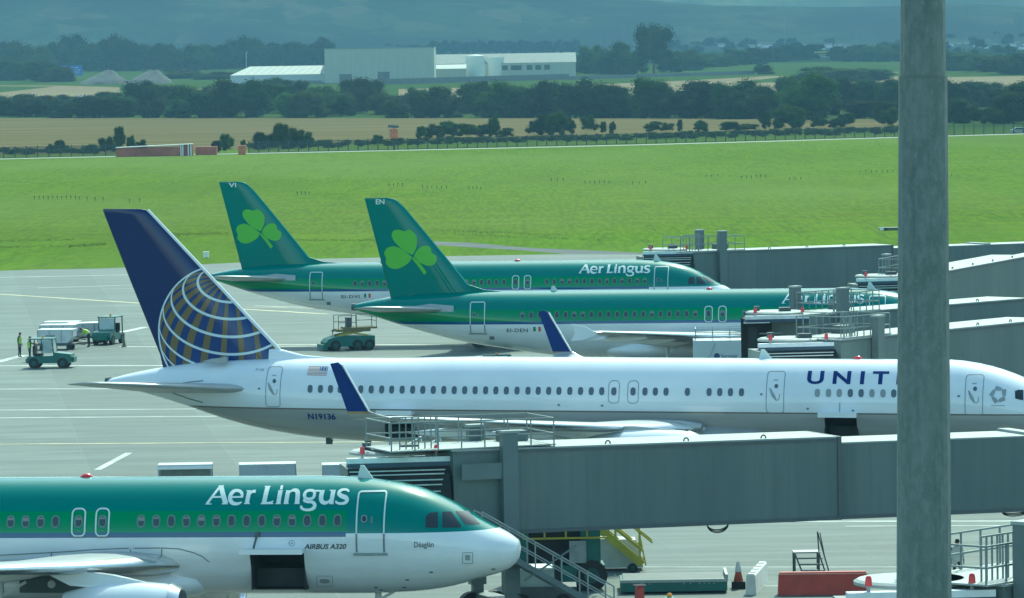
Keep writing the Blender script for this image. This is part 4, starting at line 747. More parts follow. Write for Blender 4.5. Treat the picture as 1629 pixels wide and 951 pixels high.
    if reg:
        pl.text('registration', reg, 27.82, 26.5, 3.46, 3.68, M_letd, .01, 0, spacing=1.1); f_ = MB()
        for k, xx in enumerate((26.16, 26.0, 25.84)): pl.patch(f_, [(xx, 3.78), (xx-.15, 3.78), (xx-.15, 3.5), (xx, 3.5)], .014, k, 1)
        f_.build('flag', [M_irg, M_letw, M_iro], root)
    # cockpit glass traced on the near jet, same for its sisters
    ref = Plane(root, A320, *PN)
    for nm, poly in (('cockpit_window', [(677, 839), (677, 822), (684, 815.5), (697, 814.5), (697, 839.5)]), ('cockpit_window', [(704, 839.5), (704, 814), (718, 814), (734, 836), (733, 839)]), ('windscreen', [(725, 813), (745, 812.5), (764, 833.5), (741, 834.5)])):
        mb = MB(); pl.patch(mb, [ref.px2(*p) for p in poly], .012, 0, 3); mb.build(nm, M_glass, root)
    q = [ref.px2(*p) for p in ((736, 879), (752, 879), (752, 896), (736, 896))]; mb = MB(); pl.ribbon(mb, dense(q, .1), .025, True); mb.build('hatch_outline', M_letg, root); mb = MB(); q = [ref.px2(*p) for p in ((740, 882.5), (748, 882.5), (748, 891), (740, 891))]; pl.patch(mb, q, .014, 0, 1); mb.build('hatch', M_letg, root)
    MB().prism([(-5.75, 5.75), (-5.62, 6.26), (-5.5, 6.26), (-5.12, 5.72)], -.035, .035).build('antenna', M_trim, root); MB().prism([(-25.3, 5.85), (-25.2, 6.2), (-25.05, 6.2), (-24.8, 5.85)], -.03, .03).build('antenna', M_trim, root)
    MB().loft([[(-x, .16*r_*math.cos(t), 5.88+.14*r_*math.sin(t)) for t in [2*math.pi*k/10 for k in range(10)]] for x, r_ in ((15.2, .2), (15.3, 1), (15.5, 1), (15.65, .2))]).build('beacon', M_beacon, root)
    mb = MB(); pl.patch(mb, [(28.95, 3.2), (28.65, 3.2), (28.65, 2.98), (28.95, 2.98)], .014, 0, 1); mb.build('outflow_valve', M_seam, root)
    mb = MB(); mb.tube((-37.5, 0, 5.0), (-37.75, 0, 5.02), .24, .22, 14); mb.build('exhaust_cone', M_dkgrey, root)
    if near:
        X = ref.px2
        mb = MB()
        for ln in ([(0, 883), (60, 880), (112, 877), (150, 874), (205, 872)], [(213, 872), (256, 871.5)], [(257, 871.5), (285, 873), (308, 879), (322, 885), (333, 894)], [(207.5, 873), (207, 889)], [(257.5, 872), (257.5, 915)], [(82, 879), (82, 890)]): pl.ribbon(mb, [X(*p) for p in ln], .035, False, .012, 0, 4)
        mb.split('panel_seam', M_seam, root, .06)
        pl.text('model_lettering', 'AIRBUS A320', *[X(484, 870)[0], X(551, 870)[0]], 3.52, 3.70, M_letd, .02, .25); pl.text('name_lettering', 'Déaglán', X(659, 870)[0], X(690, 870)[0], 3.5, 3.75, M_letd, 0, 0)
        mb = MB(); pl.ribbon(mb, oval(X(464, 864)[0], X(464, 864)[1], .1, .1, 16, 2), .02, True); pl.patch(mb, oval(X(464, 864)[0], X(464, 864)[1], .035, .035, 8, 2), .013); mb.build('emblem', M_letg, root)
        mb = MB(); q = [X(*p) for p in ((504, 916), (529, 916), (529, 932), (504, 932))]; pl.ribbon(mb, dense(q, .1), .02, True); mb.build('hatch_outline', M_letg, root); mb = MB(); pl.patch(mb, oval(*X(516.5, 924), .18, .09), .014); mb.build('hatch', M_letg, root)
        mb = MB()
        for p in ((598, 934), (648, 922), (686, 910), (643, 934), (785, 905), (606, 938)): pl.patch(mb, oval(*X(*p), .07, .035), .014, 0, 1)
        mb.split('drain_port', M_seam, root)
        MB().prism([(-17.43, 2.03), (-17.42, 2.47), (-16.73, 2.58), (-15.65, 2.66), (-14.2, 2.48), (-14.76, 2.38), (-15.44, 2.02)], -2.12, -2.0).build('wing_shade_panel', M_dkgrey, root); MB().tube((-16.28, -2.11, 2.33), (-16.28, -2.16, 2.33), .14, n=18).build('wheel_hub_disc', M_offw, root)  # shade under the wing built as a dark panel, with a wheel hub disc
        # open cargo hold and its raised door
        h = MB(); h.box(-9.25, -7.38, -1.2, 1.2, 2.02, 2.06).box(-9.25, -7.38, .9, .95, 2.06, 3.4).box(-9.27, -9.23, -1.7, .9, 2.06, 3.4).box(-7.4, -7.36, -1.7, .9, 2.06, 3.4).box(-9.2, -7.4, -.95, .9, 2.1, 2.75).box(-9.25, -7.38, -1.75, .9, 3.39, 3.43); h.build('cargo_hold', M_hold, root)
        cd = MB(); cd.add([(-9.42, -1.98, 3.52), (-7.3, -1.98, 3.52), (-7.25, -3.05, 3.62), (-9.45, -3.05, 3.62), (-9.42, -1.98, 3.44), (-7.3, -1.98, 3.44), (-7.25, -3.05, 3.44), (-9.45, -3.05, 3.44)], [(0, 1, 2, 3), (7, 6, 5, 4), (0, 4, 5, 1), (1, 5, 6, 2), (2, 6, 7, 3), (3, 7, 4, 0)]); cdo = cd.build('cargo_door', M_pwhite, root); MB().tube((-8.98, -1.99, 4.06), (-9.05, -2.4, 3.6), .04).box(-9.05, -8.9, -2.06, -1.95, 3.95, 4.12).build('door_actuator', M_dkgrey, cdo)
    return pl
def finy(x, z):
    le = np.interp(z, [5.3, 6.6, 8, 11.15, 11.78], [29.6, 30.6, 31.72, 34.3, 35.4]); te = np.interp(z, [5.3, 8, 11.78], [35.25, 35.9, 36.8]); c = te-le; f = min(max((x-le)/c, .001), 1)
    return 5*.085*c*(.2969*math.sqrt(f)-.126*f-.3516*f*f+.2843*f**3-.1036*f**4)
PN, PD, PV, PU = (.1743, 166.8995, .1241), (27.4674, 293.1227, .1278), (15.7112, 337.6917, .1316), (26.5772, 218.8045, .2306)
plN = a320('nearest green and white jet, bottom left, cargo door open, nose beside the grey bridge', PN, near=True)
plD = a320('middle green and white jet with EN at its fin tip, behind the white jet', PD, 'EI-DEN', 'EN')
plV = a320('farthest green and white jet, with VI at its fin tip, parked next to the grass', PV, 'EI-DVI', 'VI')
# ---------------- the long white jet
UP = .0068
def uz(x, z): return z-(x-20)*UP
UST = [(0, .03, 3.74, 3.66), (.06, .36, 3.98, 3.4), (.3, .72, 4.22, 3.1), (.8, 1.05, 4.5, 2.82), (1.5, 1.33, 4.72, 2.6), (2.2, 1.5, 4.98, 2.46), (3.2, 1.67, 5.42, 2.36), (4.2, 1.78, 5.8, 2.3), (5.3, 1.85, 6.08, 2.28), (6.6, 1.88, 6.24, 2.28), (8.5, 1.88, 6.3, 2.28), (29, 1.88, 6.3, 2.28), (33, 1.86, 6.3, 2.31), (36, 1.79, 6.31, 2.45), (39.2, 1.56, 6.3, 2.86), (41.5, 1.27, 6.2, 3.42), (43.3, 1.0, 6.05, 4.02), (45, .74, 5.8, 4.52), (46.5, .46, 5.5, 4.9), (47.25, .28, 5.3, 5.02)]
UST = [(x, hw, uz(x, zt) if x > 8 else zt+.05, uz(x, zb) if x > 8 else zb+.05) for x, hw, zt, zb in UST]
UST = [(x, hw, (6.3 if 8 < x < 30 else zt), (2.28 if 8 < x < 30 else zb)) for x, hw, zt, zb in UST]
X0, Y0, th = PU
uroot = thing('airliner', 'long white jet with blue winglets and a blue fin carrying a gold and white globe', 'airliner', (X0, Y0, -20*UP), -th, None, UP)
plU = Plane(uroot, UST, X0, Y0, th, UP, 20.)
def m_uliv():
    m = mat('white_grey_livery', (.7, .72, .74), .2, 0, .02, .6, spec=.06, coat=.9); g = N(m); q, v = g.xyz(); z = q[2]; wob = g.noise(v, .5, (1, 1, 1), 4); dirt = g.noise(v, 1.0, (.2, 1, 2.5), 5)
    wh = g.mix(g.ramp(wob, (.35, 0.), (.65, 1.)), (.71, .74, .77), (.77, .79, .81)); wh = g.mix(g.math('MULTIPLY', g.ramp(dirt, (.52, 0.), (.75, 1.)), .14), wh, (.5, .54, .56))
    gr = g.mix(g.math('MULTIPLY', g.ramp(dirt, (.45, 0.), (.7, 1.)), .6), (.36, .36, .34), (.27, .275, .26))
    c = g.mix(g.math('GREATER_THAN', z, 3.9), gr, wh); ln = g.math('MULTIPLY', g.math('GREATER_THAN', z, 3.86), g.math('LESS_THAN', z, 3.93)); c = g.mix(ln, c, (.16, .14, .11))
    g.L.new(c, g.n['Principled BSDF'].inputs['Base Color']); return m
M_ul = m_uliv()
def m_globe():
    m = mat('globe_fin_paint', (.01, .03, .16), .25, 0, .02, 1, spec=.06, coat=.6); g = N(m); q, v = g.xyz(); R = 3.25; cx, cz = 41.47, uz(41.5, 7.5)
    u = g.math('DIVIDE', g.math('SUBTRACT', g.math('MULTIPLY', q[0], -1), cx), -R); vv = g.math('DIVIDE', g.math('SUBTRACT', q[2], cz), R)
    r2_ = g.math('ADD', g.math('MULTIPLY', u, u), g.math('MULTIPLY', vv, vv)); ww = g.math('SQRT', g.math('MAXIMUM', g.math('SUBTRACT', 1., r2_), .0))
    p = np.array([.08, .81, 0.]); p[2] = math.sqrt(1-p@p); e1 = np.array([0, 0, 1.])-p*p[2]; e1 /= np.linalg.norm(e1); e2 = np.cross(e1, p)
    dot = lambda k: g.math('ADD', g.math('ADD', g.math('MULTIPLY', u, float(k[0])), g.math('MULTIPLY', vv, float(k[1]))), g.math('MULTIPLY', ww, float(k[2])))
    lat = g.math('MULTIPLY', g.math('ARCSINE', dot(p)), 180/math.pi); lon = g.math('MULTIPLY', g.math('ARCTAN2', dot(e2), dot(e1)), 180/math.pi)
    lf = g.math('FRACT', g.math('DIVIDE', g.math('ADD', lat, 900-63+7.5), 15.)); w1 = g.math('LESS_THAN', g.math('ABSOLUTE', g.math('SUBTRACT', lf, .5)), g.math('MULTIPLY_ADD', g.math('DIVIDE', 1., g.math('MAXIMUM', ww, .25)), .0, .075))
    w1 = g.math('MULTIPLY', w1, g.math('LESS_THAN', lat, 70.))
    of = g.math('FRACT', g.math('DIVIDE', g.math('ADD', lon, 1020+8.5+2.), 17.)); gold = g.math('LESS_THAN', g.math('ABSOLUTE', g.math('SUBTRACT', of, .5)), g.math('MULTIPLY_ADD', g.math('MINIMUM', g.math('MAXIMUM', lon, 0.), 60.), .0025, .16))
    ins = g.math('LESS_THAN', r2_, 1.0); c = g.mix(gold, (.007, .036, .165), (.165, .12, .052)); c = g.mix(w1, c, (.62, .7, .72)); c = g.mix(ins, (.005, .019, .1), c)
    rim = g.math('LESS_THAN', g.math('ABSOLUTE', g.math('SUBTRACT', r2_, 1.)), .024); c = g.mix(rim, c, (.62, .7, .72))
    zz = q[2]; le = g.math('LESS_THAN', g.math('MULTIPLY', q[0], -1), g.math('MULTIPLY_ADD', zz, .958, 38.98-.958*uz(38.7, 6.6))) 
    g.L.new(c, g.n['Principled BSDF'].inputs['Base Color']); return m
LON0 = 0
na = 72; angs = [2*math.pi*k/na for k in range(na)]
hx = sorted([plU.px2(1311, 670)[0], plU.px2(1362, 670)[0]]); rx = sorted([plU.px2(616, 690)[0], plU.px2(662, 690)[0]]); HF = (hx[0], hx[1], 2.75, 3.72); HR = (rx[0], rx[1], 2.5, 3.55)
xs = sorted(set([0, .02, .06, .12, .2, .3, .45, .6, .8, 1.1, 1.5, 1.9, 2.2, 2.7, 3.2, 3.7, 4.2, 4.7, 5.3, 6, 6.6, 7.5, 8.5, HF[0], HF[1], 15, 18, 21, 24, 27, 29, 30.5, HR[0], HR[1], 33, 34.5, 36, 37, 38, 39.2, 40.3, 41.5, 42.4, 43.3, 44.2, 45, 45.8, 46.5, 47.25]))
plU.fuselage(xs, angs, M_ul, holds=[HF, HR])
for i, (a, c, z0, z1) in enumerate((HF, HR)):
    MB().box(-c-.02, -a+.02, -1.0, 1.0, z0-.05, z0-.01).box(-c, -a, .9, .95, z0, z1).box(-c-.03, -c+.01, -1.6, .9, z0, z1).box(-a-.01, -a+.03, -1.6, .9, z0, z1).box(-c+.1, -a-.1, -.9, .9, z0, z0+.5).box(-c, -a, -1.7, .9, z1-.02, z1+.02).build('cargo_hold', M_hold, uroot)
    zt = z1+.06+(.1 if i else 0); cd = MB(); cd.add([(-c-.12, -1.84, zt+.1), (-a+.1, -1.84, zt+.1), (-a+.14, -2.75, zt+.22), (-c-.16, -2.75, zt+.22), (-c-.12, -1.84, zt), (-a+.1, -1.84, zt), (-a+.14, -2.75, zt), (-c-.16, -2.75, zt)], [(0, 1, 2, 3), (7, 6, 5, 4), (0, 4, 5, 1), (1, 5, 6, 2), (2, 6, 7, 3), (3, 7, 4, 0)]); cd.build('cargo_door', M_pwhite, uroot)
Z = lambda x, z: uz(x, z)
ufin = vfin(plU, [(Z(40, 5.6), 38.0, 44.5), (Z(40, 6.45), 38.55, 44.68), (Z(41, 7), 39.1, 44.9), (Z(43, 10), 41.98, 46.12), (Z(46, 13.2), 45.02, 47.38), (Z(46, 13.42), 45.27, 47.46), (Z(46, 13.46), 45.6, 47.4)], m_globe())
mb = MB(); 
for zA, zB, xa_, xb_ in ((6.55, 13.4, 38.62, 45.2),): mb.tube((-xa_+.0, 0, Z(39, zA)), (-xb_+.0, 0, Z(45, zB)), .1, .07, 8)
mb.build('leading_edge', M_pwhite, ufin)
mb = MB(); mb.loft([[(-x, wy*math.cos(t), zc+h*max(0, math.sin(t))) for t in [math.pi*k/10 for k in range(11)]] for x, wy, zc, h in ((35.6, .02, Z(36, 6.28), .02), (36.6, .12, Z(37, 6.26), .1), (37.6, .2, Z(38, 6.24), .22), (38.5, .3, Z(39, 6.2), .5), (39.2, .34, Z(39, 6.1), .72))], 0, True, True, False).build('dorsal_fillet', M_pwhite, ufin)
MB().prism([(-42.35, Z(42, 6.2)), (-41.9, Z(42, 6.32)), (-41.3, Z(41, 6.38)), (-41.2, Z(41, 6.12))], -.95, -.6).box(-41.3, -41.1, -.96, -.6, Z(41, 6.14), Z(41, 6.42)).build('air_scoop', M_wgrey, uroot)
for sd in (-1, 1):
    wing(plU, [(.5, 39.3, 45.2, Z(42, 4.75), .09), (1.3, 40.0, 45.2, Z(42, 4.85), .09), (7.3, 44.5, 46.75, Z(45, 5.55), .08), (7.6, 45.2, 46.85, Z(45, 5.6), .045)], M_wgrey, sd, 'tailplane')
    wg = wing(plU, [(.9, 17.0, 25.0, 2.85, .12), (1.9, 17.9, 24.9, 3.0, .12), (6.5, 20.5, 24.8, 3.45, .105), (12, 23.4, 26.8, 4.05, .095), (18.6, 27.2, 29.5, 4.8, .085), (19.2, 27.65, 29.72, 4.83, .08), (19.75, 28.15, 29.85, 4.93, .075), (20.05, 28.62, 29.92, 5.08, .07), (20.16, 28.97, 29.96, 5.24, .07)], M_wgrey, sd, 'wing', mle=M_alu)
    MB().prism([(-29.02, 5.24), (-29.96, 5.24), (-30.7, 7.3), (-30.36, 7.36), (-30.16, 7.2)], sd*20.12, sd*20.2).build('winglet', [M_navy], wg)
    MB().bar((-29.0, sd*20.16, 5.24), (-30.16, sd*20.16, 7.24), .08, .08).build('winglet_edge', M_pwhite, wg)
    MB().box(-29.95, -29.0, sd*20.16-.047, sd*20.16+.047, 5.16, 5.245).build('gold_stripe', mat('gold_paint', (.3, .2, .07), .4), wg)
    for (yy, xx, zz) in ((5, 24.0, 3.1), (9, 25.0, 3.55), (13.5, 26.6, 4.0)): MB().loft([[(-(xx-1.6+4.2*f), sd*yy+.26*math.sin(math.pi*min(1, f*1.1+.05))*math.cos(t), zz-.2+.3*math.sin(math.pi*min(1, f*1.1+.05))*math.sin(t)) for t in [2*math.pi*k/10 for k in range(10)]] for f in (0, .15, .4, .7, 1)]).build('flap_fairing', M_pwhite, wg)
    e = nacelle(plU, 6.5, 2.2, [(17.2, 1.08), (17.9, 1.24), (19, 1.3), (20.6, 1.24), (22, 1.0), (22.8, .82)], [M_pwhite, M_alu], sd, .45)
    MB().loft([[(-x, sd*6.5+k*wd, z) for x, z, wd in ((18.3, 3.48, .12), (20.2, 3.62, .18), (22.5, 3.6, .18), (24.6, 3.3, .1), (22.3, 2.9, .15), (19.6, 3.1, .15))] for k in (-1, 1)], 0, True, False).build('pylon', M_alu, e)
mb = MB(); mb.loft([[(-x, wy*math.cos(t), 2.75+hz*math.sin(t)) for t in [2*math.pi*k/28 for k in range(28)]] for x, wy, hz in ((14.2, .4, .2), (15.5, 1.8, .66), (17.5, 2.05, .78), (22, 2.05, .8), (25.5, 1.85, .7), (28, .5, .2))]).build('belly_fairing', mat('belly_grey', (.3, .31, .31), .35, 0, .1, 1), uroot)
MB().loft([[(-(17.9+5*f), -(1.75+.8*math.sin(math.pi*min(1, f*.7+.12)))+.34*math.cos(t), 3.25+.36*math.sin(math.pi*min(1, f+.14))*math.sin(t)) for t in [2*math.pi*k/14 for k in range(14)]] for f in (0, .08, .2, .45, .7, 1)]).build('wing_root_fairing', M_wgrey, uroot)
gear(plU, 6.1, 0, 2.4, .4, .22); gear(plU, 24.4, 3.66, 2.8, .51, .36, bog=.57); gear(plU, 24.4, -3.66, 2.8, .51, .36, bog=.57)
uw = []
for u in (492, 508.5, 524.5, 540): uw.append(u)
uw += [550+k/2.6417 for k in (60, 104, 148, 190, 234, 278, 321, 365, 409, 453, 497, 541, 585, 628, 672, 717, 763, 806, 850, 893, 939, 984, 1029, 1073)]+[975.5, 1006, 1025, 1041.5, 1058.5, 1092.5, 1127, 1144, 1161, 1178.5]
uw += [1000+k/2.502 for k in (749, 793, 836, 880, 923, 966, 1010, 1053)]+[1436, 1453, 1470, 1487, 1504]
M_uwin = mat('cabin_window', (.085, .115, .14), .2, 0, .1, 2); M_ushade = mat('cabin_shade', (.26, .29, .3), .5)
for i, u in enumerate(uw):
    x = plU.px2(u, 622)[0]; window(plU, 'u', x, 4.84, .125, .185, None, False, None, [M_trimg, M_ushade if i in (38, 39, 40, 43, 44) else M_uwin, M_shade]) if i not in (38, 39, 40, 43, 44) else window(plU, 'us', x, 4.84, .125, .185, None, False, None, [M_trimg, M_ushade, M_shade])
def udoor(px, wd, z0, z1, kind='door'):
    xc = plU.px2(px, 622)[0]; mb = MB(); plU.ribbon(mb, dense(rrect(xc-wd/2, xc+wd/2, z0, z1, .13 if kind == 'door' else .18), .12), .03, True, .014); d = mb.build('door' if kind == 'door' else 'emergency_exit', M_trimg, uroot)
    if kind == 'door':
        zc = (z0+z1)/2; mb = MB(); plU.patch(mb, oval(xc-.04, zc+.28, .09, .1, 12, 2), .014, 0, 1); mb.build('porthole', M_uwin, d); mb = MB(); plU.ribbon(mb, [(xc+.26, zc+.2), (xc+.1, zc-.12), (xc-.06, zc-.36)], .1, False, .014, 0, 3, [.05, .16, .06]); plU.ribbon(mb, [(xc-.1, zc-.38), (xc-.2, zc-.28), (xc-.22, zc-.08)], .035, False, .016, 0, 2); mb.build('handle', M_letg, d); mb = MB(); plU.ribbon(mb, [(xc+.1, z1-.38), (xc-.1, z1-.38)], .04, False, .014, 0, 2); mb.build('stencil', M_letg, d)
udoor(433, .72, 3.98, 5.82); udoor(1232, .82, 3.92, 5.78); udoor(1548.5, .8, 3.9, 5.68); udoor(975.5, .5, 4.3, 5.32, 'exit'); udoor(1006, .5, 4.3, 5.32, 'exit')
X = plU.px2
v, f, bb = text_tris('UNITED', .03, 0, 1.25)
plU.text('lettering', 'UNITED', X(1283, 600)[0], X(1486, 600)[0], X(1300, 611)[1], X(1300, 590)[1], M_navy, .03, 0, spacing=1.55)
plU.text('registration', 'N19136', X(489, 662)[0], X(533, 662)[0], X(510, 667)[1], X(510, 657.5)[1], M_navy, .03)
plU.text('stencil', 'P-136', X(406, 588)[0], X(419, 588)[0], X(412, 590)[1], X(412, 586)[1], M_letg, .01)
mb = MB(); x0, x1 = X(490, 584)[0], X(521, 584)[0]; z1, z0 = X(505, 583)[1], X(505, 597)[1]
for k in range(13): 
    za, zb = z0+(z1-z0)*k/13, z0+(z1-z0)*(k+1)/13; xr = X(507, 590)[0] if k >= 6 else x1; plU.patch(mb, [(x0, za), (xr, za), (xr, zb), (x0, zb)], .013, 0 if k % 2 == 0 else 1, 1)
plU.patch(mb, [(X(507, 590)[0], z0+(z1-z0)*6/13), (x1, z0+(z1-z0)*6/13), (x1, z1), (X(507, 590)[0], z1)], .013, 2, 2)
for k in range(9): plU.patch(mb, oval(X(509.3+(k % 3)*4.3, 590)[0], z0+(z1-z0)*(.55+.16*(k//3)), .025, .025, 6, 2), .018, 1, 1)
mb.build('flag', [mat('flag_red', (.4, .09, .08), .5), M_letw, mat('flag_blue', (.06, .1, .25), .5)], uroot)
mb = MB(); xc, zc = X(1587, 628)
for k in range(5):
    a = math.radians(90+72*k); c, s_ = math.cos(a), math.sin(a); q = [(.4, .12), (.2, .2), (.17, -.1), (.3, -.16)]; plU.patch(mb, [(xc-(r_*c-t_*s_), zc+(r_*s_+t_*c)) for r_, t_ in q], .014, 0, 2)
plU.ribbon(mb, [(xc+.32, zc-.48), (xc-.32, zc-.48)], .03, False, .014, 0, 4); mb.build('star_emblem', M_letg, uroot)
mb = MB(); plU.patch(mb, [X(*p) for p in ((1613.5, 622), (1619, 620), (1627, 620.5), (1627, 637), (1614, 634))], .014, 0, 3); mb.build('cockpit_window', M_glass, uroot)
mb = MB(); plU.patch(mb, [(3.0, 4.86), (2.5, 4.84), (2.2, 4.56), (3.0, 4.44)], .014, 0, 3); mb.build('cockpit_window', M_glass, uroot); mb = MB(); plU.patch(mb, [(2.42, 4.88), (2.7, 5.05), (2.2, 4.9), (1.75, 4.7), (2.1, 4.58)], .014, 0, 3); mb.build('windscreen', M_glass, uroot)
mb = MB()
for p in ((1210, 627), (1284, 650), (1524, 630), (411, 618), (888, 644), (957, 645), (1356, 653)): plU.patch(mb, oval(*X(*p), .07, .05, 8, 2), .014, 0, 1)
mb.split('vent_port', M_seam, uroot)
mb = MB(); plU.ribbon(mb, [X(280, 611), X(298, 608), X(322, 605.5)], .05, False, .014, 0, 3); plU.ribbon(mb, [X(274, 625), X(300, 634), X(322, 640)], .06, False, .014, 0, 3); plU.ribbon(mb, [X(1335, 655), X(1335, 640)], .03, False, .03, 0, 2); mb.split('panel_seam', M_seam, uroot, .06)
MB().prism([(-15.6, 6.26), (-15.5, 6.72), (-15.34, 6.72), (-14.95, 6.24)], -.03, .03).build('antenna', M_trim, uroot)
MB().loft([[(-x, .14*r_*math.cos(t), 6.3+.13*r_*math.sin(t)) for t in [2*math.pi*k/10 for k in range(10)]] for x, r_ in ((10.75, .2), (10.85, 1), (11.05, 1), (11.2, .2))]).build('beacon', M_beacon, uroot)
MB().tube((-47.2, 0, Z(47, 5.16)), (-47.42, 0, Z(47, 5.17)), .24, .22, 14).build('exhaust_cone', M_dkgrey, uroot)
for xx in (34.6, 36.5): MB().prism([(-xx, Z(xx, 2.55)), (-xx+.35, Z(xx, 2.42)), (-xx+.3, Z(xx, 2.2)), (-xx, Z(xx, 2.2))], -.03, .03).build('drain_mast', M_dkgrey, uroot)
# ================================================================== BOARDING BRIDGES
M_bridge = mat('bridge_panel', (.15, .18, .18), .5, 0, .06, .5, stretch=(1, 1, .3))
def m_br():
    g = N(M_bridge); q, v = g.xyz(); a = g.noise(v, .7, (1, 1, .12), 5); st = g.noise(v, 3., (1.2, 1.2, .06), 4)
    c = g.mix(g.ramp(a, (.35, 0.), (.65, 1.)), (.1, .138, .132), (.128, .165, .156)); c = g.mix(g.math('MULTIPLY', g.ramp(st, (.5, 0.), (.72, 1.)), .45), c, (.085, .112, .108))
    fr = g.math('FRACT', g.math('MULTIPLY', q[0], .5)); c = g.mix(g.math('MULTIPLY', g.math('LESS_THAN', fr, .014), .22), c, (.09, .11, .11))
    g.L.new(c, g.n['Principled BSDF'].inputs['Base Color']); wv = g.math('SINE', g.math('MULTIPLY', q[0], 31.4)); bp = g.n.new('ShaderNodeBump'); bp.inputs['Strength'].default_value = .08; bp.inputs['Distance'].default_value = .02; g.L.new(wv, bp.inputs['Height']); g.L.new(bp.outputs[0], g.n['Principled BSDF'].inputs['Normal'])
m_br(); M_brroof = mat('bridge_roof', (.3, .335, .32), .6, 0, .12, .5); M_brtrim = mat('bridge_trim', (.085, .1, .105), .5); M_fascia = mat('fascia_white', (.7, .72, .72), .35); M_fshade = mat('fascia_shade', (.03, .06, .1), .4)
M_canopy = mat('canopy_rubber', (.035, .038, .036), .6, 0, .2, 1.5); M_rib = mat('canopy_rib', (.5, .53, .52), .35, .3)
def bridge(label, fl, fr, zf, start, ang, zt, zb, slope, L1, L2, col, rail, open_front=False, wdt=2.9, stair=False, loops=(), disc=False, coltop=.65):
    """fl, fr: ends of the canopy beam (x, y); start: near lower corner of the tunnel; all in metres on the apron"""
    t = thing('boarding_bridge', label, 'boarding bridge', (start[0], start[1], 0), ang, 'grey boarding bridges')
    c, s_ = math.cos(-ang), math.sin(-ang); loc = lambda p: Vector(((p[0]-start[0])*c-(p[1]-start[1])*s_, (p[0]-start[0])*s_+(p[1]-start[1])*c, 0))
    zz = lambda x: slope*x
    A, B = loc(fl), loc(fr); ex = (B-A).normalized(); ey = Vector((-ex.y, ex.x, 0)); W = (B-A).length; up = Vector((0, 0, 1))
    def P(u, v, z): return A+ex*u+ey*v+up*z
    def pbox(mb, u0, u1, v0, v1, z0, z1, mi=0): return mb.add([P(u, v, z) for u in (u0, u1) for v in (v0, v1) for z in (z0, z1)], [(0, 1, 3, 2), (4, 6, 7, 5), (0, 4, 5, 1), (2, 3, 7, 6), (0, 2, 6, 4), (1, 5, 7, 3)], mi)
    # tunnel
    mb = MB(); n = 2
    def tun(x0, x1, y0, y1, a, b_, mi=0): mb.add([(x, y, z+zz(x)) for x in (x0, x1) for y in (y0, y1) for z in (a, b_)], [(0, 1, 3, 2), (4, 6, 7, 5), (0, 4, 5, 1), (2, 3, 7, 6), (0, 2, 6, 4), (1, 5, 7, 3)], mi)
    tun(0, L1, 0, wdt, zb+.12, zt); to = mb.build('outer_tunnel', M_bridge, t)
    mb = MB(); tun(-.02, L1+.02, -.03, wdt+.03, zb-.02, zb+.118); tun(L1-.12, L1+.03, -.05, wdt+.05, zb+.12, zt+.08); tun(.1, L1-.15, -.035, 0, zt-.09, zt+.02); mb.build('tunnel_trim', M_brtrim, to)
    mb = MB(); tun(-.05, L1-.14, -.02, wdt+.02, zt+.022, zt+.08); mb.build('roof', M_brroof, to)
    mb = MB(); tun(L1-.5, L1+L2, .16, wdt-.16, zb+.12, zt-.22); ti = mb.build('inner_tunnel', M_bridge, t)
    mb = MB(); tun(L1+.04, L1+L2, .13, wdt-.13, zb-.02, zb+.118); mb.build('tunnel_trim', M_brtrim, ti)
    mb = MB(); tun(L1+.04, L1+L2, .14, wdt-.14, zt-.215, zt-.16); tun(L1+L2*.36, L1+L2*.36+.5, .1, wdt-.1, zt-.158, zt-.06); mb.build('roof', M_brroof, ti)
    xr = L1+L2+1.6; zr = zz(xr); MB().tube((xr, wdt/2, zb-.3+zr), (xr, wdt/2, zt+.1+zr), 2.2, n=24).build('rotunda', M_bridge, t); MB().tube((xr, wdt/2, 0), (xr, wdt/2, zb-.3+zr), .55, n=16).build('support_column', M_steel, t)
    mb = MB()
    for x in loops:
        dp = .3 if x < 15 else .16
        for j in range(3): mb.path([(x+.05*j+(.42+.1*(x > 15))*math.cos(a), .2+.12*j, zb-.02+zz(x)-(dp-.04*j)*math.sin(a)) for a in [math.pi*k/10 for k in range(11)]], .022, 6)
    if loops: mb.split('cable_loop', M_black, t, .3)
    mb = MB()
    for k in range(int(L1//3.2)):
        for dy in (.25, 1.2): x = rail[1]+1+k*3.1+dy; 
        if x < L1-1: mb.path([(x+.1*math.cos(a), .35, zt+.07+zz(x)+.13*math.sin(a)) for a in [math.pi*j/6 for j in range(7)]], .03, 5)
    if mb.v: mb.split('lifting_eye', M_dkgrey, t)
    # lift columns, crossbeam, wheels
    for y0 in (-.42, wdt+.06):
        mb = MB(); mb.box(col-.29, col+.29, y0, y0+.36, 1.2, zt+coltop+zz(col)).box(col-.2, col+.2, y0+.05, y0+.31, .9, 1.2); lc = mb.build('lift_column', M_grey, t); MB().box(col-.33, col+.33, y0-.03, y0+.39, zt+coltop+zz(col)+.003, zt+coltop+zz(col)+.09).build('column_cap', M_brroof, lc)
    MB().box(col-.25, col+.25, -.42, wdt+.42, zb-.55+zz(col), zb-.05+zz(col)).build('crossbeam', M_grey, t); MB().box(col-.35, col+.35, -.3, wdt+.3, .55, .95).build('wheel_beam', M_grey, t)
    for y0 in (.1, wdt-.5):
        for dx in (-.45, .45): MB().tube((col+dx, y0, .5), (col+dx, y0+.35, .5), .5, n=18).build('wheel', M_black, t)
    # cab
    zf0 = zb-.1; rz_ = zf-.1
    mb = MB(); v1 = 3.0 if not open_front else 2.2
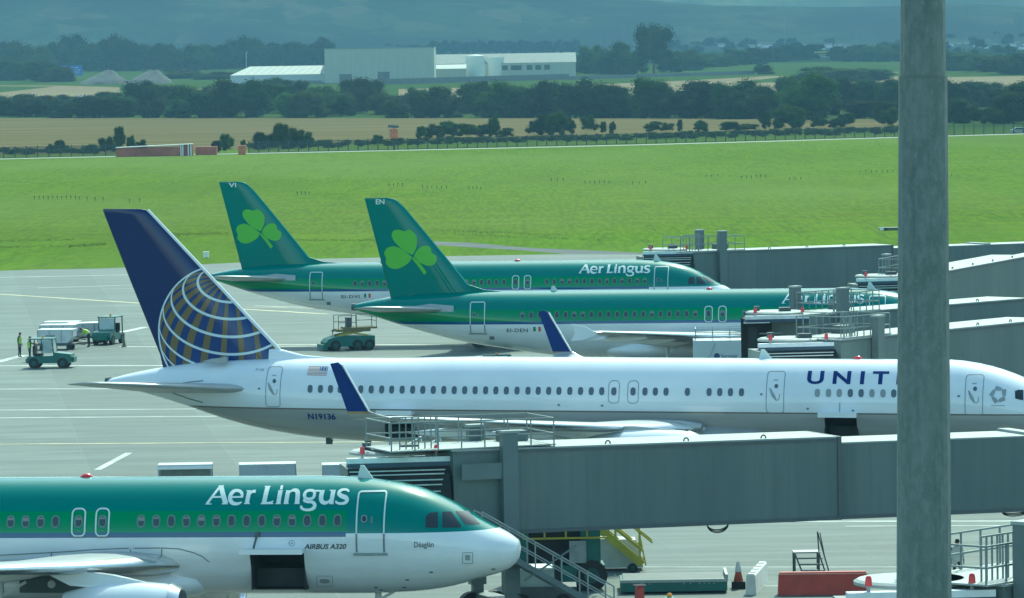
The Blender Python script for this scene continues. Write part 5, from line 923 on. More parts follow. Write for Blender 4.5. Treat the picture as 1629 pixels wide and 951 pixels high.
    if open_front:
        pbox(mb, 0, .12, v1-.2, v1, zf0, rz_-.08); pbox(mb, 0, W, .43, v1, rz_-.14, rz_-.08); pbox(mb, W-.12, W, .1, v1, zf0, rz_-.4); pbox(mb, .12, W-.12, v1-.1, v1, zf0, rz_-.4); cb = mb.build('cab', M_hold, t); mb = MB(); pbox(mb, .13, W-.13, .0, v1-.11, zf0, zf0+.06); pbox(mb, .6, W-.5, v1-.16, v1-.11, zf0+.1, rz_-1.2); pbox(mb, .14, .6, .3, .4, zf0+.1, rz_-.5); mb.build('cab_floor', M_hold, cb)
        mb = MB(); pbox(mb, .9, W-1.2, 1.5, 1.6, rz_-.95, rz_-.88); mb.build('cab_lamp_strip', M_letg, cb)
    else:
        pbox(mb, 0, W, .1, v1, zf0, rz_-.3); cb = mb.build('cab', M_bridge, t)
    mb = MB(); pbox(mb, -.05, W+.05, 0, .42, rz_-.08, zf); fa = mb.build('canopy_beam', M_fascia, t); mb = MB(); pbox(mb, -.045, W+.045, .0, .4, rz_-.24, rz_-.082); mb.build('beam_shade_face', M_fshade, fa)  # lower beam face coloured dark blue for its shade
    # flexible canopy reaching to the aircraft
    mb = MB(); mr = MB(); ms = MB(); nf = 9; Lc = 1.15 if not open_front else .25; Hc = 1.75
    if not open_front:
        prof = [(-Lc*k/nf*1.0-(.0 if k % 2 else .05), rz_-.24-(Hc*(k/nf)**1.25)-(.03 if k % 2 else 0)) for k in range(nf+1)]
        mb.loft([[P(u, v, z) for v, z in prof] for u in (.05-.1, W-.12)], 0, False, False, False)
        mb.loft([[P(u, v, z) for v, z in prof] for u in (.05-.1, W-.12)][::-1], 0, False, False, False)
        for uu in (-.05, W-.12): mb.flat([P(uu, 0, rz_-.34), *[P(uu, v, z) for v, z in prof], P(uu, .1, zf0)])
        cn = mb.build('canopy', M_canopy, t)
        for k in range(1, nf): mr.bar(P(.0, prof[k][0]-.02, prof[k][1]+.02), P(W-.2-.06*k, prof[k][0]-.02, prof[k][1]+.02), .045)
        mr.split('canopy_rib', M_rib, cn, .0)
        for uu in (W*.22, W*.5, W*.8): ms.bar(P(uu, -.04, rz_-.36), P(uu-.55, prof[-1][0]-.04, prof[-1][1]+.05), .09, .05)
        ms.split('canopy_strap', M_letw, cn)
    # cab roof plate
    rs = []; nn = 26
    for z, q in ((zf+.02, 1), (zf+.1, 1), (zf+.16, .93)): rs.append([P(W*.5+W*(.4 if disc else .44)*q*math.cos(a), 1.75+1.45*q*math.sin(a), z) for a in [2*math.pi*k/nn for k in range(nn)]])
    mb = MB(); mb.loft(rs, 0, True, False); mb.build('cab_roof', M_brroof, cb)
    if disc: pass
    else:
      mb = MB(); pbox(mb, W*.55, W*.72, 1.0, 1.5, zf+.165, zf+.36); pbox(mb, W*.2, W*.28, 1.9, 2.2, zf+.165, zf+.4); mb.split('roof_unit', M_dkgrey, cb)
    for uu in (W*.14, W*.86):
        b0 = MB().tube(P(uu, .25, zf), P(uu, .25, zf+.14), .05, n=8).build('beacon_post', M_letg, t); MB().tube(P(uu, .25, zf+.145), P(uu, .25, zf+.33), .1, .085, 10).ball(P(uu, .25, zf+.33), .085).build('beacon', M_beacon, b0)
    # roof railing
    mb = MB(); r0, r1 = rail; h = 1.1; y0, y1 = .12, wdt-.12
    for y in (y0, y1):
        for k in range(8): x = r0+(r1-r0)*k/7; mb.bar((x, y, zt+.07+zz(x)), (x, y, zt+h+zz(x)), .042)
        for hh in (.55, 1.1): mb.bar((r0, y, zt+hh+zz(r0)), (r1, y, zt+hh+zz(r1)), .05)
    for x in (r0, r1):
        for hh in (.55, 1.1): mb.bar((x, y0, zt+hh+zz(x)), (x, y1, zt+hh+zz(x)), .05)
    for k in range(7): x = r0+.5+.24*k; mb.bar((x, y0+.5, zt+.1+zz(x)), (x, y0+.5, zt+h+.18), .04)
    mb.bar((r0+.5, y0+.5, zt+h+.18), (r0+1.95, y0+.5, zt+h+.18), .045); mb.build('railing', mat('railing_grey', (.2, .24, .24), .5, .3, .1, 3), t)
    MB().box(r0-.05, r1+.05, .05, wdt-.05, zt+.085+zz(0), zt+.13+zz(0)).build('roof_deck', M_brroof, t)
    MB().box(r1-1.3, r1-.3, wdt-1.0, wdt-.3, zt+.135, zt+.5).build('roof_machinery', M_grey, t)
    if stair:
        mb = MB(); x0, z0, x1, z1 = .55, zb-.1, 5.6, .3
        for y in (-1.35, -.55): mb.bar((x0, y, z0), (x1, y, z1), .08, .2)
        mb.bar((x0+1.6, -1.35, 1.75), (x0+3.6, -1.35, z0-.35), .06); st = mb.build('service_stair', M_grey, t)
        for k in range(13): f_ = (k+.5)/13; MB().box(x0+(x1-x0)*f_-.13, x0+(x1-x0)*f_+.13, -1.3, -.6, z0+(z1-z0)*f_+.04, z0+(z1-z0)*f_+.075).build('tread', M_steel, st)
        mb = MB()
        for y in (-1.35, -.55):
            mb.bar((x0, y, z0+1.05), (x1, y, z1+1.05), .05); mb.bar((x0, y, z0+.6), (x1, y, z1+.6), .04)
            for k in range(6): f_ = k/5; mb.bar((x0+(x1-x0)*f_, y, z0+(z1-z0)*f_), (x0+(x1-x0)*f_, y, z0+(z1-z0)*f_+1.05), .045)
        mb.split('handrail', M_steel, st); MB().box(.0, .6, -1.4, -.03, zb-.2, zb-.12).build('landing', M_grey, st)
        MB().box(.2, 2.2, -.34, -.3, zt-1.0, zt-.42).build('side_panel', M_grey, t)
    return t
# px-traced positions turned into metres
bridge('nearest grey boarding bridge, dark canopy against the nose of the bottom left jet', (-5.93, 171.0), (-2.26, 171.55), 6.2, (-2.2, 171.25), .372, 6.36, 3.36, -.0115, 15.3, 22, 2.05, (-2.3, 3.95), stair=True, loops=(10.4, 18.5, 22.6, 24.6))
bridge('grey boarding bridge right behind the white jet, its ribbed canopy and red beacons showing', (11.55, 223.0), (15.21, 223.55), 6.9, (15.3, 223.3), .93, 6.95, 3.9, -.004, 20, 18, 2.9, (.5, 4.5), coltop=1.0)
bridge('unused grey boarding bridge with its dark cab mouth open, below the EN jet title', (12.25, 250.0), (15.7, 250.35), 6.7, (15.6, 250.3), .78, 6.6, 3.7, .004, 18, 20, 2.3, (2.0, 5.6), open_front=True, coltop=1.35)
bridge('grey boarding bridge at the nose of the EN jet, mostly behind the lamp post', (21.5, 297.0), (25.2, 297.6), 6.3, (25.1, 297.3), 1.05, 6.3, 3.3, .03, 18, 22, 2.4, (.5, 4), coltop=1.2)
bridge('farthest grey boarding bridge with railings on its roof, at the nose of the VI jet', (9.47, 340.9), (13.05, 341.5), 6.35, (13.0, 341.4), .46, 6.2, 3.3, -.001, 16.5, 22, 2.2, (-1.0, 4.2), coltop=1.45)
bridge('boarding bridge at the bottom right corner seen from above, red beacons on its white beam', (8.49, 121.6), (12.19, 121.9), 6.72, (12.45, 122.0), .86, 6.75, 3.75, 0, 15, 15, .62, (-.6, 5.6), coltop=1.6, disc=True)
# ================================================================== LAMP POST
lp = AD(1470.5, 475, 45); t = thing('lamp_post', 'big galvanised steel lamp post rising through the whole right side of the picture', 'lamp post', (lp.x-.01*lp.z, 45, 0)); t.rotation_euler = (0, .0095, 0)
def m_post():
    m = mat('post_zinc', (.24, .27, .265), .55, .2, .1, 3); g = N(m); q, v = g.xyz(); a = g.noise(v, 3.2, (1, 1, .45), 6); b_ = g.noise(v, 14, (1, 1, .5), 4); sp = g.noise(v, 40, (1, 1, .6), 3); st = g.noise(v, 3.5, (5, 5, .16), 5)
    c = g.mix(g.ramp(a, (.35, 0.), (.65, 1.)), (0.1002, 0.1385, 0.1337), (0.1431, 0.1823, 0.1746)); c = g.mix(g.math('MULTIPLY', g.ramp(b_, (.42, 0.), (.6, 1.)), .65), c, (0.1789, 0.2187, 0.2117)); c = g.mix(g.math('MULTIPLY', g.ramp(st, (.5, 0.), (.72, 1.)), .45), c, (0.0644, 0.09113, 0.0891)); c = g.mix(g.math('MULTIPLY', g.ramp(sp, (.55, 0.), (.7, 1.)), .35), c, (0.2361, 0.2734, 0.2637))
    g.L.new(c, g.n['Principled BSDF'].inputs['Base Color']); return m
mb = MB(); zj = AD(1470, 120, 45).z; sides = 16; r_at = lambda z: .2545-(z-15.0)*.0062
ring = lambda z, r: [(r*math.cos(2*math.pi*(k+.5)/sides), r*math.sin(2*math.pi*(k+.5)/sides), z) for k in range(sides)]
mb.loft([ring(0, .36), ring(zj-.002, r_at(zj)+.008)], 0, True, False); mb.loft([ring(zj+.001, r_at(zj)-.004), ring(31, .12)], 0, True, False); MP = m_post(); sh = mb.build('shaft', MP, t)
MB().tube((0, 0, zj-.022), (0, 0, zj-.002), r_at(zj)+.009, n=32).build('joint_ring', M_grey, sh); MB().box(-.5, .5, -.5, .5, 0, .05).build('base_plate', MP, t)
hd = MB(); hd.tube((0, 0, 30.6), (0, 0, 30.9), .8, n=16); h_ = hd.build('lamp_ring', MP, t)
for k in range(6): a = k*1.047; MB().box(-.35, .35, -.25, .25, 30.25, 30.55).build('floodlight', M_dkgrey, h_).matrix_local = Matrix.Rotation(a, 4, 'Z') @ Matrix.Translation((1.1, 0, 0))
# ================================================================== GROUND EQUIPMENT
def wheels(t, xs, ys, r, wd=.22):
    for x in xs:
        for y in ys: w_ = MB().tube((x, y-wd/2, r), (x, y+wd/2, r), r, n=16).build('wheel', M_black, t); MB().tube((x, y-wd/2-.01, r), (x, y+wd/2+.01, r), r*.5, n=10).build('rim', M_dgreen, w_)
def tug(label, p, rz, cab_back=True):
    t = thing('baggage_tug', label, 'tug', p, rz, 'green baggage tugs')
    mb = MB(); mb.prism([(-1.45, .35), (1.5, .35), (1.6, .6), (1.55, .95), (.45, 1.08), (.35, .85), (-1.35, .8), (-1.5, .6)], -.7, .7).box(1.6, 1.75, -.5, .5, .4, .75).box(-1.62, -1.45, -.2, .2, .45, .6); mb.build('body', M_vgreen, t)
    mb = MB()
    for x, y in ((.42, -.62), (.42, .62), (-1.2, -.62), (-1.2, .62)): mb.bar((x, y, .8), (x-(.12 if x > 0 else -.05), y, 1.95), .07)
    mb.bar((-.38, -.62, .8), (-.42, -.62, 1.95), .06); cab_ = MB().box(-1.3, .4, -.7, .7, 1.95, 2.02).build('cab_roof', M_vgreen, t); mb.split('cab_post', M_dgreen, cab_)
    MB().add([(.4, -.58, 1.1), (.4, .58, 1.1), (.31, .58, 1.9), (.31, -.58, 1.9)], [(0, 1, 2, 3)]).build('windscreen', M_paleglass, cab_); MB().add([(-.3, -.66, 1.05), (.32, -.66, 1.05), (.25, -.66, 1.88), (-.34, -.66, 1.88)], [(0, 1, 2, 3)]).build('side_window', M_paleglass, cab_)
    MB().box(-.95, -.5, -.5, .5, .8, 1.0).box(-1.05, -.92, -.5, .5, .9, 1.5).build('seat', M_black, t); MB().tube((-.45, 0, 2.02), (-.45, 0, 2.16), .07).build('beacon', M_amber, t)
    wheels(t, (-.95, 1.0), (-.62, .62), .36); return t
tug('green baggage tug with open cab in front, beside the two workers', G(78, 586)+Vector((0, .6, 0)), -.1)
tug('green baggage tug at the head of the cart train, farther from the workers', G(171, 549)+Vector((0, 1.2, 0)), 1.3+3.14)
def cart(label, p, rz):
    t = thing('baggage_container', label, 'container', p, rz, 'pale baggage containers on dollies'); mb = MB(); L_, W_, H = 2.5, 1.5, 1.02
    mb.prism([(-L_/2, .5), (L_/2-.35, .5), (L_/2, .95), (L_/2, .4+H), (-L_/2, .4+H)], -W_/2, W_/2); c = mb.build('box', M_offw, t)
    MB().box(-L_/2-.03, L_/2+.03, -W_/2-.03, W_/2+.03, .4+H, .46+H).build('lid', M_white, c); MB().box(-.7, 0, -W_/2-.015, -W_/2+.01, .8, 1.1).build('panel', M_letg, c); mb = MB()
    for x in (-1.28, -.42, .45, 1.26): mb.box(x-.03, x+.03, -W_/2-.02, -W_/2+.01, .6 if x < 1 else 1.0, .4+H)
    mb.split('frame_strip', M_steel, c); MB().box(-1.5, 1.4, -.75, .75, .36, .48).bar((1.4, 0, .42), (2.0, 0, .35), .08).build('dolly', M_dkgrey, t); wheels(t, (-1, .95), (-.6, .6), .18, .12); return t
for k, (px, py, rz, lb) in enumerate(((90, 557, -.12, 'nearest pale baggage container on a dolly, right behind the front tug'), (93, 549, -.12, 'middle pale baggage container on a dolly in the cart train'), (98, 544, -.12, 'third pale baggage container on a dolly, behind the middle one'), (136, 546, .3, 'farthest pale baggage container, next to the rear tug and the bending worker'))): cart(lb, G(px, py)+Vector((0, .8, 0)), rz)
def cone(label, p, h, m1, m2, base=M_black, bh=.06):
    t = thing('traffic_cone', label, 'cone', p); r = h*.19; MB().tube((0, 0, bh), (0, 0, h), r, r*.16, 16).build('body', m1, t); f = lambda q: r+(r*.16-r)*q+.006
    MB().tube((0, 0, bh+h*.36), (0, 0, bh+h*.72), f(.37), f(.75), 16, cap=False).build('band', m2, t); MB().box(-r*1.35, r*1.35, -r*1.35, r*1.35, 0, bh).build('base', base, t)
cone('dull green traffic cone on the apron right of the rear tug', G(197.5, 552), .75, mat('cone_green', (.08, .14, .06), .6), mat('cone_green_band', (.12, .17, .09), .6))
cone('orange and white traffic cone on a thick black base beside the white barrier', G(1175.5, 938)+Vector((0, .3, 0)), 1.0, mat('cone_orange', (.5, .08, .035), .5), M_concrete2, M_black, .3)
# high loader behind the tail
def railing(mb, pts, h, n=2, t_=.04):
    for a, c in zip(pts, pts[1:]):
        a, c = Vector(a), Vector(c)
        for k in range(1, n+1): mb.bar(a+Vector((0, 0, h*k/n)), c+Vector((0, 0, h*k/n)), t_)
        m_ = max(1, int((c-a).length/.8))
        for k in range(m_+1): q = a+(c-a)*k/m_; mb.bar(q, q+Vector((0, 0, h)), t_)
p = G(550, 558); t = thing('cargo_loader', 'small green cargo loader with railed yellowish platform under the farthest jet', 'loader', p+Vector((0, .9, 0)), .28)
MB().prism([(-1.6, .3), (1.9, .3), (1.9, 1.0), (-.2, 1.05), (-.9, 1.0), (-1.4, .85), (-1.65, .6)], -.8, .8).box(-1.9, -1.5, -.8, .8, .12, .45).build('body', M_vgreen, t); MB().box(-.75, 1.6, -.75, .75, 1.32, 1.5).box(-.2, 2.1, -.7, .7, 1.5, 1.62).build('platform', mat('olive_deck', (.16, .14, .06), .7), t)
mb = MB(); mb.bar((-.7, -.6, 1.05), (1.4, -.6, 1.4), .1); mb.bar((1.4, -.6, 1.05), (-.6, -.6, 1.4), .1); mb.bar((-.7, .6, 1.05), (1.4, .6, 1.4), .1); mb.split('scissor_lift', M_yellow, t)
mb = MB(); railing(mb, [(-.7, -.7, 1.5), (.6, -.7, 1.5)], .95); railing(mb, [(.9, .65, 1.62), (2.05, .65, 1.62), (2.05, -.65, 1.62)], .85); railing(mb, [(-.7, .7, 1.5), (.6, .7, 1.5)], .95); mb.split('railing', M_dkgrey, t); MB().box(.0, .35, -.3, .2, 1.62, 2.3).build('control_box', M_dkgrey, t); MB().tube((-1.1, -.6, 1.0), (-1.1, -.6, 1.4), .03).ball((-1.1, -.6, 1.42), .09).build('steering_post', M_dkgrey, t); wheels(t, (-.95, .65, 1.5), (-.72, .72), .38)
# green tow tractor under the EN jet's tail
p = AD(786, 560, 296); p.z = 0; tug('green tug half hidden below the belly of the EN jet', (p.x+.6, 296, 0), .1)
# catering truck
p = AD(1145, 560, 272); t = thing('catering_truck', 'white catering truck with raised box body and roof railing, at the EN jet wing', 'truck', (p.x, 271, 0), -.03)
MB().box(-1.55, 1.6, -1.1, 1.1, 2.55, 4.25).build('box_body', mat('truck_white', (.5, .56, .55), .5, 0, .06, 1), t)
mb = MB(); railing(mb, [(-1.4, -1.0, 4.25), (1.5, -1.0, 4.25), (1.5, 1.0, 4.25), (-1.4, 1.0, 4.25), (-1.4, -1, 4.25)], .65, 2, .035); mb.build('railing', M_steel, t); MB().box(-1.6, 2.6, -.9, .9, .6, .95).build('chassis', M_dkgrey, t); MB().prism([(1.75, .7), (2.9, .7), (2.9, 1.5), (2.6, 2.2), (1.75, 2.25)], -1.0, 1.0).build('cab', M_white, t)
mb = MB(); mb.bar((-1.2, -.9, .95), (1.2, -.9, 2.55), .14); mb.bar((1.2, -.9, .95), (-1.2, -.9, 2.55), .14); mb.bar((-1.2, .9, .95), (1.2, .9, 2.55), .14); mb.split('scissor_lift', M_steel, t); wheels(t, (-1, 2.2), (-.85, .85), .42)
mb = MB(); mb.bar((-1.5, -1.115, 2.65), (-.6, -1.115, 3.4), .03); mb.bar((-.6, -1.115, 3.4), (-.3, -1.115, 4.1), .03); mb.build('body_brace', M_letg, t)
v, f, bb = text_tris('Servisair', .01, 0, 1, 2); k = .95/(bb[1]-bb[0]); sg = MB().add([(.02+(a-bb[0])*k, -1.107, 3.28+b_*k) for a, b_ in v], f); nn = 18; sg.add([(-.22+.17*math.cos(2*math.pi*j/nn), -1.107, 3.37+.17*math.sin(2*math.pi*j/nn)) for j in range(nn)], [tuple(range(nn))], 0); sg.build('sign_lettering', mat('sign_navy', (.03, .06, .16), .5), t)
# covered baggage carts behind the near jet
for (a, c, top, lb, closed) in ((252, 338, 738, 'open fronted grey baggage cart, leftmost behind the teal roof of the near jet', 0), (380, 474, 737, 'middle baggage cart with its grey curtain drawn, behind the near jet', 1), (512, 572, 737.5, 'rightmost baggage cart with crumpled pale curtain, next to the ribbed canopy', 1)):
    D = 212; q0, q1 = AD(a, top, D), AD(c, top, D); w_ = q1.x-q0.x; H = q0.z; t = thing('baggage_cart', lb, 'baggage cart', ((q0.x+q1.x)/2, D, 0), .02 if not closed else .05, 'covered baggage carts'); H = min(H, 2.9)
    MB().box(-w_/2, w_/2, -.75, .75, .45, .6).build('deck', M_dkgrey, t); mb = MB()
    for x in (-w_/2+.04, w_/2-.04):
        for y in (-.72, .72): mb.bar((x, y, .6), (x-(.0 if x < 0 else .1)*(1 if closed else 0), y*.75, H), .06)
    mb.split('frame_post', M_steel, t); MB().box(-w_/2, w_/2-(.1 if closed else 0), -.6, .6, H-.06, H).build('roof', M_offw, t); wheels(t, (-w_/2+.5, w_/2-.5), (-.6, .6), .2, .14)
    if closed:
        r = random.Random(c); rs = [[(x, -.62-.22*(H-z)/H-.05*math.sin(x*9+z*2)*r.uniform(.6, 1.2), z) for z in np.linspace(.6, H-.02, 7)] for x in np.linspace(-w_/2+.03, w_/2-.12, 26)]; MB().loft(rs, 0, False, True, False).build('curtain', mat('curtain_grey', (.36, .4, .41), .7, 0, .1, 1), t)
        MB().add([(w_/2-.1, -.6, H), (w_/2-.1, .6, H), (w_/2-.0, .75, .6), (w_/2-.0, -.75, .6)], [(0, 1, 2, 3)]).build('end_panel', MC['curtain_grey'], t)
    else: MB().box(-w_/2+.05, w_/2-.05, .66, .7, .6, H-.06).build('back_panel', mat('cart_back', (.22, .25, .25), .7), t); MB().box(-w_/2-.02, w_/2+.02, -.64, -.6, H-.2, H-.062).build('valance', M_white, t)
# belt loader at the white jet's open rear hold
c0 = AD(640, 700, 213); t = thing('belt_loader', 'belt loader with white hand rails reaching the open rear hold of the white jet', 'loader', (c0.x-.3, 212.2, 0), 1.05)
MB().prism([(-2.4, .4), (2.2, .4), (2.2, .95), (-2.4, .95)], -.8, .8).build('body', M_dgreen, t); MB().prism([(-3.0, .95), (3.2, 2.35), (3.2, 2.6), (-3.0, 1.2)], -.45, .45).build('conveyor', M_dkgrey, t); mb = MB()
for y in (-.5, .5):
    mb.bar((-2.8, y, 2.1), (3.1, y, 3.45), .05); mb.bar((-2.8, y, 1.65), (3.1, y, 3.0), .045)
    for k in range(8): x = -2.8+5.9*k/7; mb.bar((x, y, 1.2+(x+3)*.226), (x, y, 2.1+(x+2.8)*.229), .05)
mb.split('railing', M_letw, t); wheels(t, (-1.6, 1.5), (-.7, .7), .35)
# equipment under the near bridge
p = AD(905, 945, 184); t = thing('lower_deck_loader', 'large dark green cargo loader with yellow guard rails below the near bridge', 'loader', (p.x-.25, 183.4, 0), .03); y0 = 0
MB().box(-2.0, -1.3, -.8, 2.4, .35, 3.0).box(.7, 1.45, -.8, 2.4, .35, 3.1).box(-1.3, .7, 1.6, 2.4, .35, 2.9).box(-.2, 1.6, -.85, 1.0, .3, 1.0).build('body', M_vgreen, t); MB().box(-2.0, 1.5, -.7, 2.4, 3.1, 3.3).build('deck', M_offw, t); MB().box(.25, .9, -.9, -.84, 1.1, 1.95).build('side_panel', M_letg, t); MB().box(-1.28, .7, -.4, 1.55, .9, 2.9).build('engine_bay', M_hold, t)
mb = MB(); railing(mb, [(-1.5, -.85, 2.05), (1.75, -.85, 2.05)], 1.0, 1, .07); mb.bar((-1.5, -.85, 2.06), (1.75, -.85, 2.06), .07); mb.bar((.2, -.85, 3.0), (1.0, -.85, 2.6), .07); mb.build('guard_rail', M_yellow, t); mb = MB(); mb.bar((-1.9, .4, 3.95), (1.6, .4, 3.95), .16)
for x in (-1.85, -.55, -.1, 1.45): mb.bar((x, .4, 3.3), (x, .4, 4.9), .2 if x in (1.45, -.55) else .1)
mb.build('gantry', mat('gantry_blue', (.02, .09, .11), .5), t); wheels(t, (-.6, 1.1), (-.7, 1.9), .6, .4)
t = thing('roller_transporter', 'long low green transporter with a shiny roller deck, left of the orange and white cone', 'transporter', (6.15, 181.2, 0), -.01)
MB().box(-2.2, 1.85, 0, 2.4, .1, .5).build('body', M_vgreen, t); mb = MB()
for k in range(12): y = .15+k*.19; mb.tube((-2.1, y, .53), (1.75, y, .52), .045, n=8)
mb.split('roller', M_grey, t); MB().box(-2.22, 1.87, -.03, .05, .45, .56).box(1.78, 1.88, .05, 2.4, .5, .72).build('edge_rail', M_steel, t); mb = MB()
for x in (-1.7, -1.4, -1.1, .2, .45, .8, .98, 1.16, 1.34): mb.tube((x, -.02, .4), (x, .01, .4), .03, n=8)
mb.split('bolt', M_letg, t); wheels(t, (-1.6, 1.3), (.4, 2.0), .13, .2)
t = thing('boarding_steps', 'yellow mobile stairs with tall hand rails behind the near bridge', 'steps', (5.0, 189.2, 0), 3.14)
mb = MB(); mb.bar((0, -.5, .35), (3.1, -.5, 2.95), .1, .3); mb.bar((0, .5, .35), (3.1, .5, 2.95), .1, .3); st = mb.split('stringer', M_yellow, t)
for k in range(11): f_ = (k+.5)/11; MB().box(3.1*f_-.14, 3.1*f_+.14, -.45, .45, .35+2.6*f_, .4+2.6*f_).build('tread', mat('tread_olive', (.16, .15, .04), .7), st)
mb = MB()
for y in (-.5, .5):
    mb.bar((-.4, y, 1.2), (3.1, y, 4.1), .07); mb.bar((0, y, .9), (3.1, y, 3.5), .12)
    for k in range(4): x = .1+k*.95; mb.bar((x, y, .4+x*.84), (x, y, 1.6+x*.83), .07)
mb.bar((.1, -.5, 1.5), (-.15, -.5, .2), .06); mb.split('handrail', M_yellow, st); MB().box(2.9, 4.6, -.6, .6, 2.85, 3.0).build('top_platform', M_yellow, t); mb = MB(); mb.bar((3.2, -.5, .2), (3.2, -.5, 2.9), .09); mb.bar((4.5, .5, .2), (4.5, .5, 2.9), .09); mb.bar((4.5, -.5, .2), (4.5, -.5, 2.9), .09); mb.bar((1.7, -.5, .1), (1.7, -.5, 1.8), .09); mb.bar((0, -.5, .25), (4.5, -.5, .25), .08); mb.split('support_leg', M_dkgrey, t); wheels(t, (.4, 4.2), (-.5, .5), .2, .12)
p = G(968, 912); o_ = MB().prism([(-1.1, .15), (1.2, .15), (.9, 1.25), (-.5, 1.3), (-1.1, 1.0)], -.6, .6).box(-.9, .3, -.62, -.59, .5, .9).tube((-.7, -.55, .18), (-.7, .55, .18), .18).tube((.7, -.55, .18), (.7, .55, .18), .18).build('ground_power_unit', M_offw); o_.location = (p.x+.2, p.y+1.2, 0); tag(o_, 'pale grey ground power unit behind the yellow mobile stairs', 'power unit')
t = thing('pushback_tractor', 'low grey tractor with a wide glass front under the near bridge column', 'tractor', (.72, 177.5, 0), 0)
MB().prism([(-.9, .25), (1.5, .25), (1.5, .85), (-.9, .85)], -.8, .8).build('body', M_dkgrey, t); MB().prism([(-.75, .85), (.75, .85), (.6, 1.5), (-.6, 1.5)], -.7, .7).build('cab_glass', M_paleglass, t); MB().box(-.65, .65, -.72, .72, 1.5, 1.56).build('roof', M_white, t); wheels(t, (-.5, 1.0), (-.7, .7), .3)
# barriers, ladder, odd bits
def m_scuff(): return mat('red_barrier', (.45, .05, .035), .5, 0, .18, 2)
def barrier(name, label, a, c, h, wd, m):
    a, c = Vector(a), Vector(c); d = c-a; L_ = d.length; t = thing(name, label, 'barrier', a, math.atan2(d.y, d.x)); mb = MB(); mb.add([(x, y, z) for x, y, z in ((0, 0, 0), (L_, 0, 0), (L_, wd, 0), (0, wd, 0), (.04, .04, h*.92), (L_-.04, .04, h*.92), (L_-.04, wd-.04, h*.92), (.04, wd-.04, h*.92), (.1, .1, h), (L_-.1, .1, h), (L_-.1, wd-.1, h), (.1, wd-.1, h))], [(0, 1, 5, 4), (1, 2, 6, 5), (2, 3, 7, 6), (3, 0, 4, 7), (4, 5, 9, 8), (5, 6, 10, 9), (6, 7, 11, 10), (7, 4, 8, 11), (8, 9, 10, 11), (3, 2, 1, 0)]); mb.build('body', m, t); return t, L_
b1, L_ = barrier('safety_barrier', 'white scuffed block barrier right of the orange and white cone', (9.05, 180.2, 0), (9.75, 184.8, 0), .82, .0+.42, M_concrete2)
mb = MB()
for k in range(4): mb.box(.5+k*1.05, 1.0+k*1.05, .1, .3, .822, .84)
mb.split('top_marking', M_letg, b1)
b2, L_ = barrier('safety_barrier', 'red plastic barrier in front of the metal step ladder', (9.85, 180.0, 0), (13.25, 179.9, 0), .88, .5, m_scuff()); MB().box(.02, L_-.02, .02, .1, .8, .83).build('top_lip', mat('barrier_lip', (.5, .25, .22), .5), b2)
b3, L_ = barrier('safety_barrier', 'small red barrier end peeking up at the bottom edge below the stairs', AD(1012, 951, 172.6).xy.to_3d(), AD(1027, 951, 172.7).xy.to_3d(), 1.28, .3, MC['red_barrier']); MB().box(-.02, L_+.02, -.02, .32, 1.285, 1.33).build('top_lip', MC['barrier_lip'], b3)
t = thing('step_ladder', 'metal step ladder platform with one tall hand rail behind the red barrier', 'step ladder', (10.95, 187.6, 0), .03); mb = MB()
for x, y in ((0, 0), (0, .7), (.95, 0), (.95, .7)): mb.bar((x, y, 0), (x, y, .82), .06)
mb.bar((.95, 0, .82), (.9, 0, 1.65), .05); mb.bar((.9, 0, 1.65), (1.35, 0, .0), .05); mb.bar((1.2, .0, .5), (1.0, 0, 1.6), .04); mb.bar((0, 0, .8), (.3, -.1, 0), .05); mb.bar((.95, 0, .8), (1.2, -.1, 0), .05); mb.split('frame', M_dkgrey, t, .06)
MB().box(-.05, 1.0, -.05, .75, .8, .86).build('platform', M_steel, t)
for k in range(3): MB().box(.12+.06*k, 1.1+.03*k, -.1-.03*k, .1, .58-.24*k, .62-.24*k).build('tread', M_grey, t)
p = AD(1065, 949, 168); o_ = MB().tube((0, 0, 0), (0, 0, p.z-.1), .05).tube((0, 0, p.z-.1), (0, 0, p.z-.02), .2, n=12).ball((0, 0, p.z+.04), .1, mi=1).build('beacon_post', [mat('post_cyan', (.1, .35, .4), .5), M_amber]); o_.location = (p.x, 168, 0); tag(o_, 'amber beacon on a slim post at the bottom edge in front of the green transporter', 'beacon')
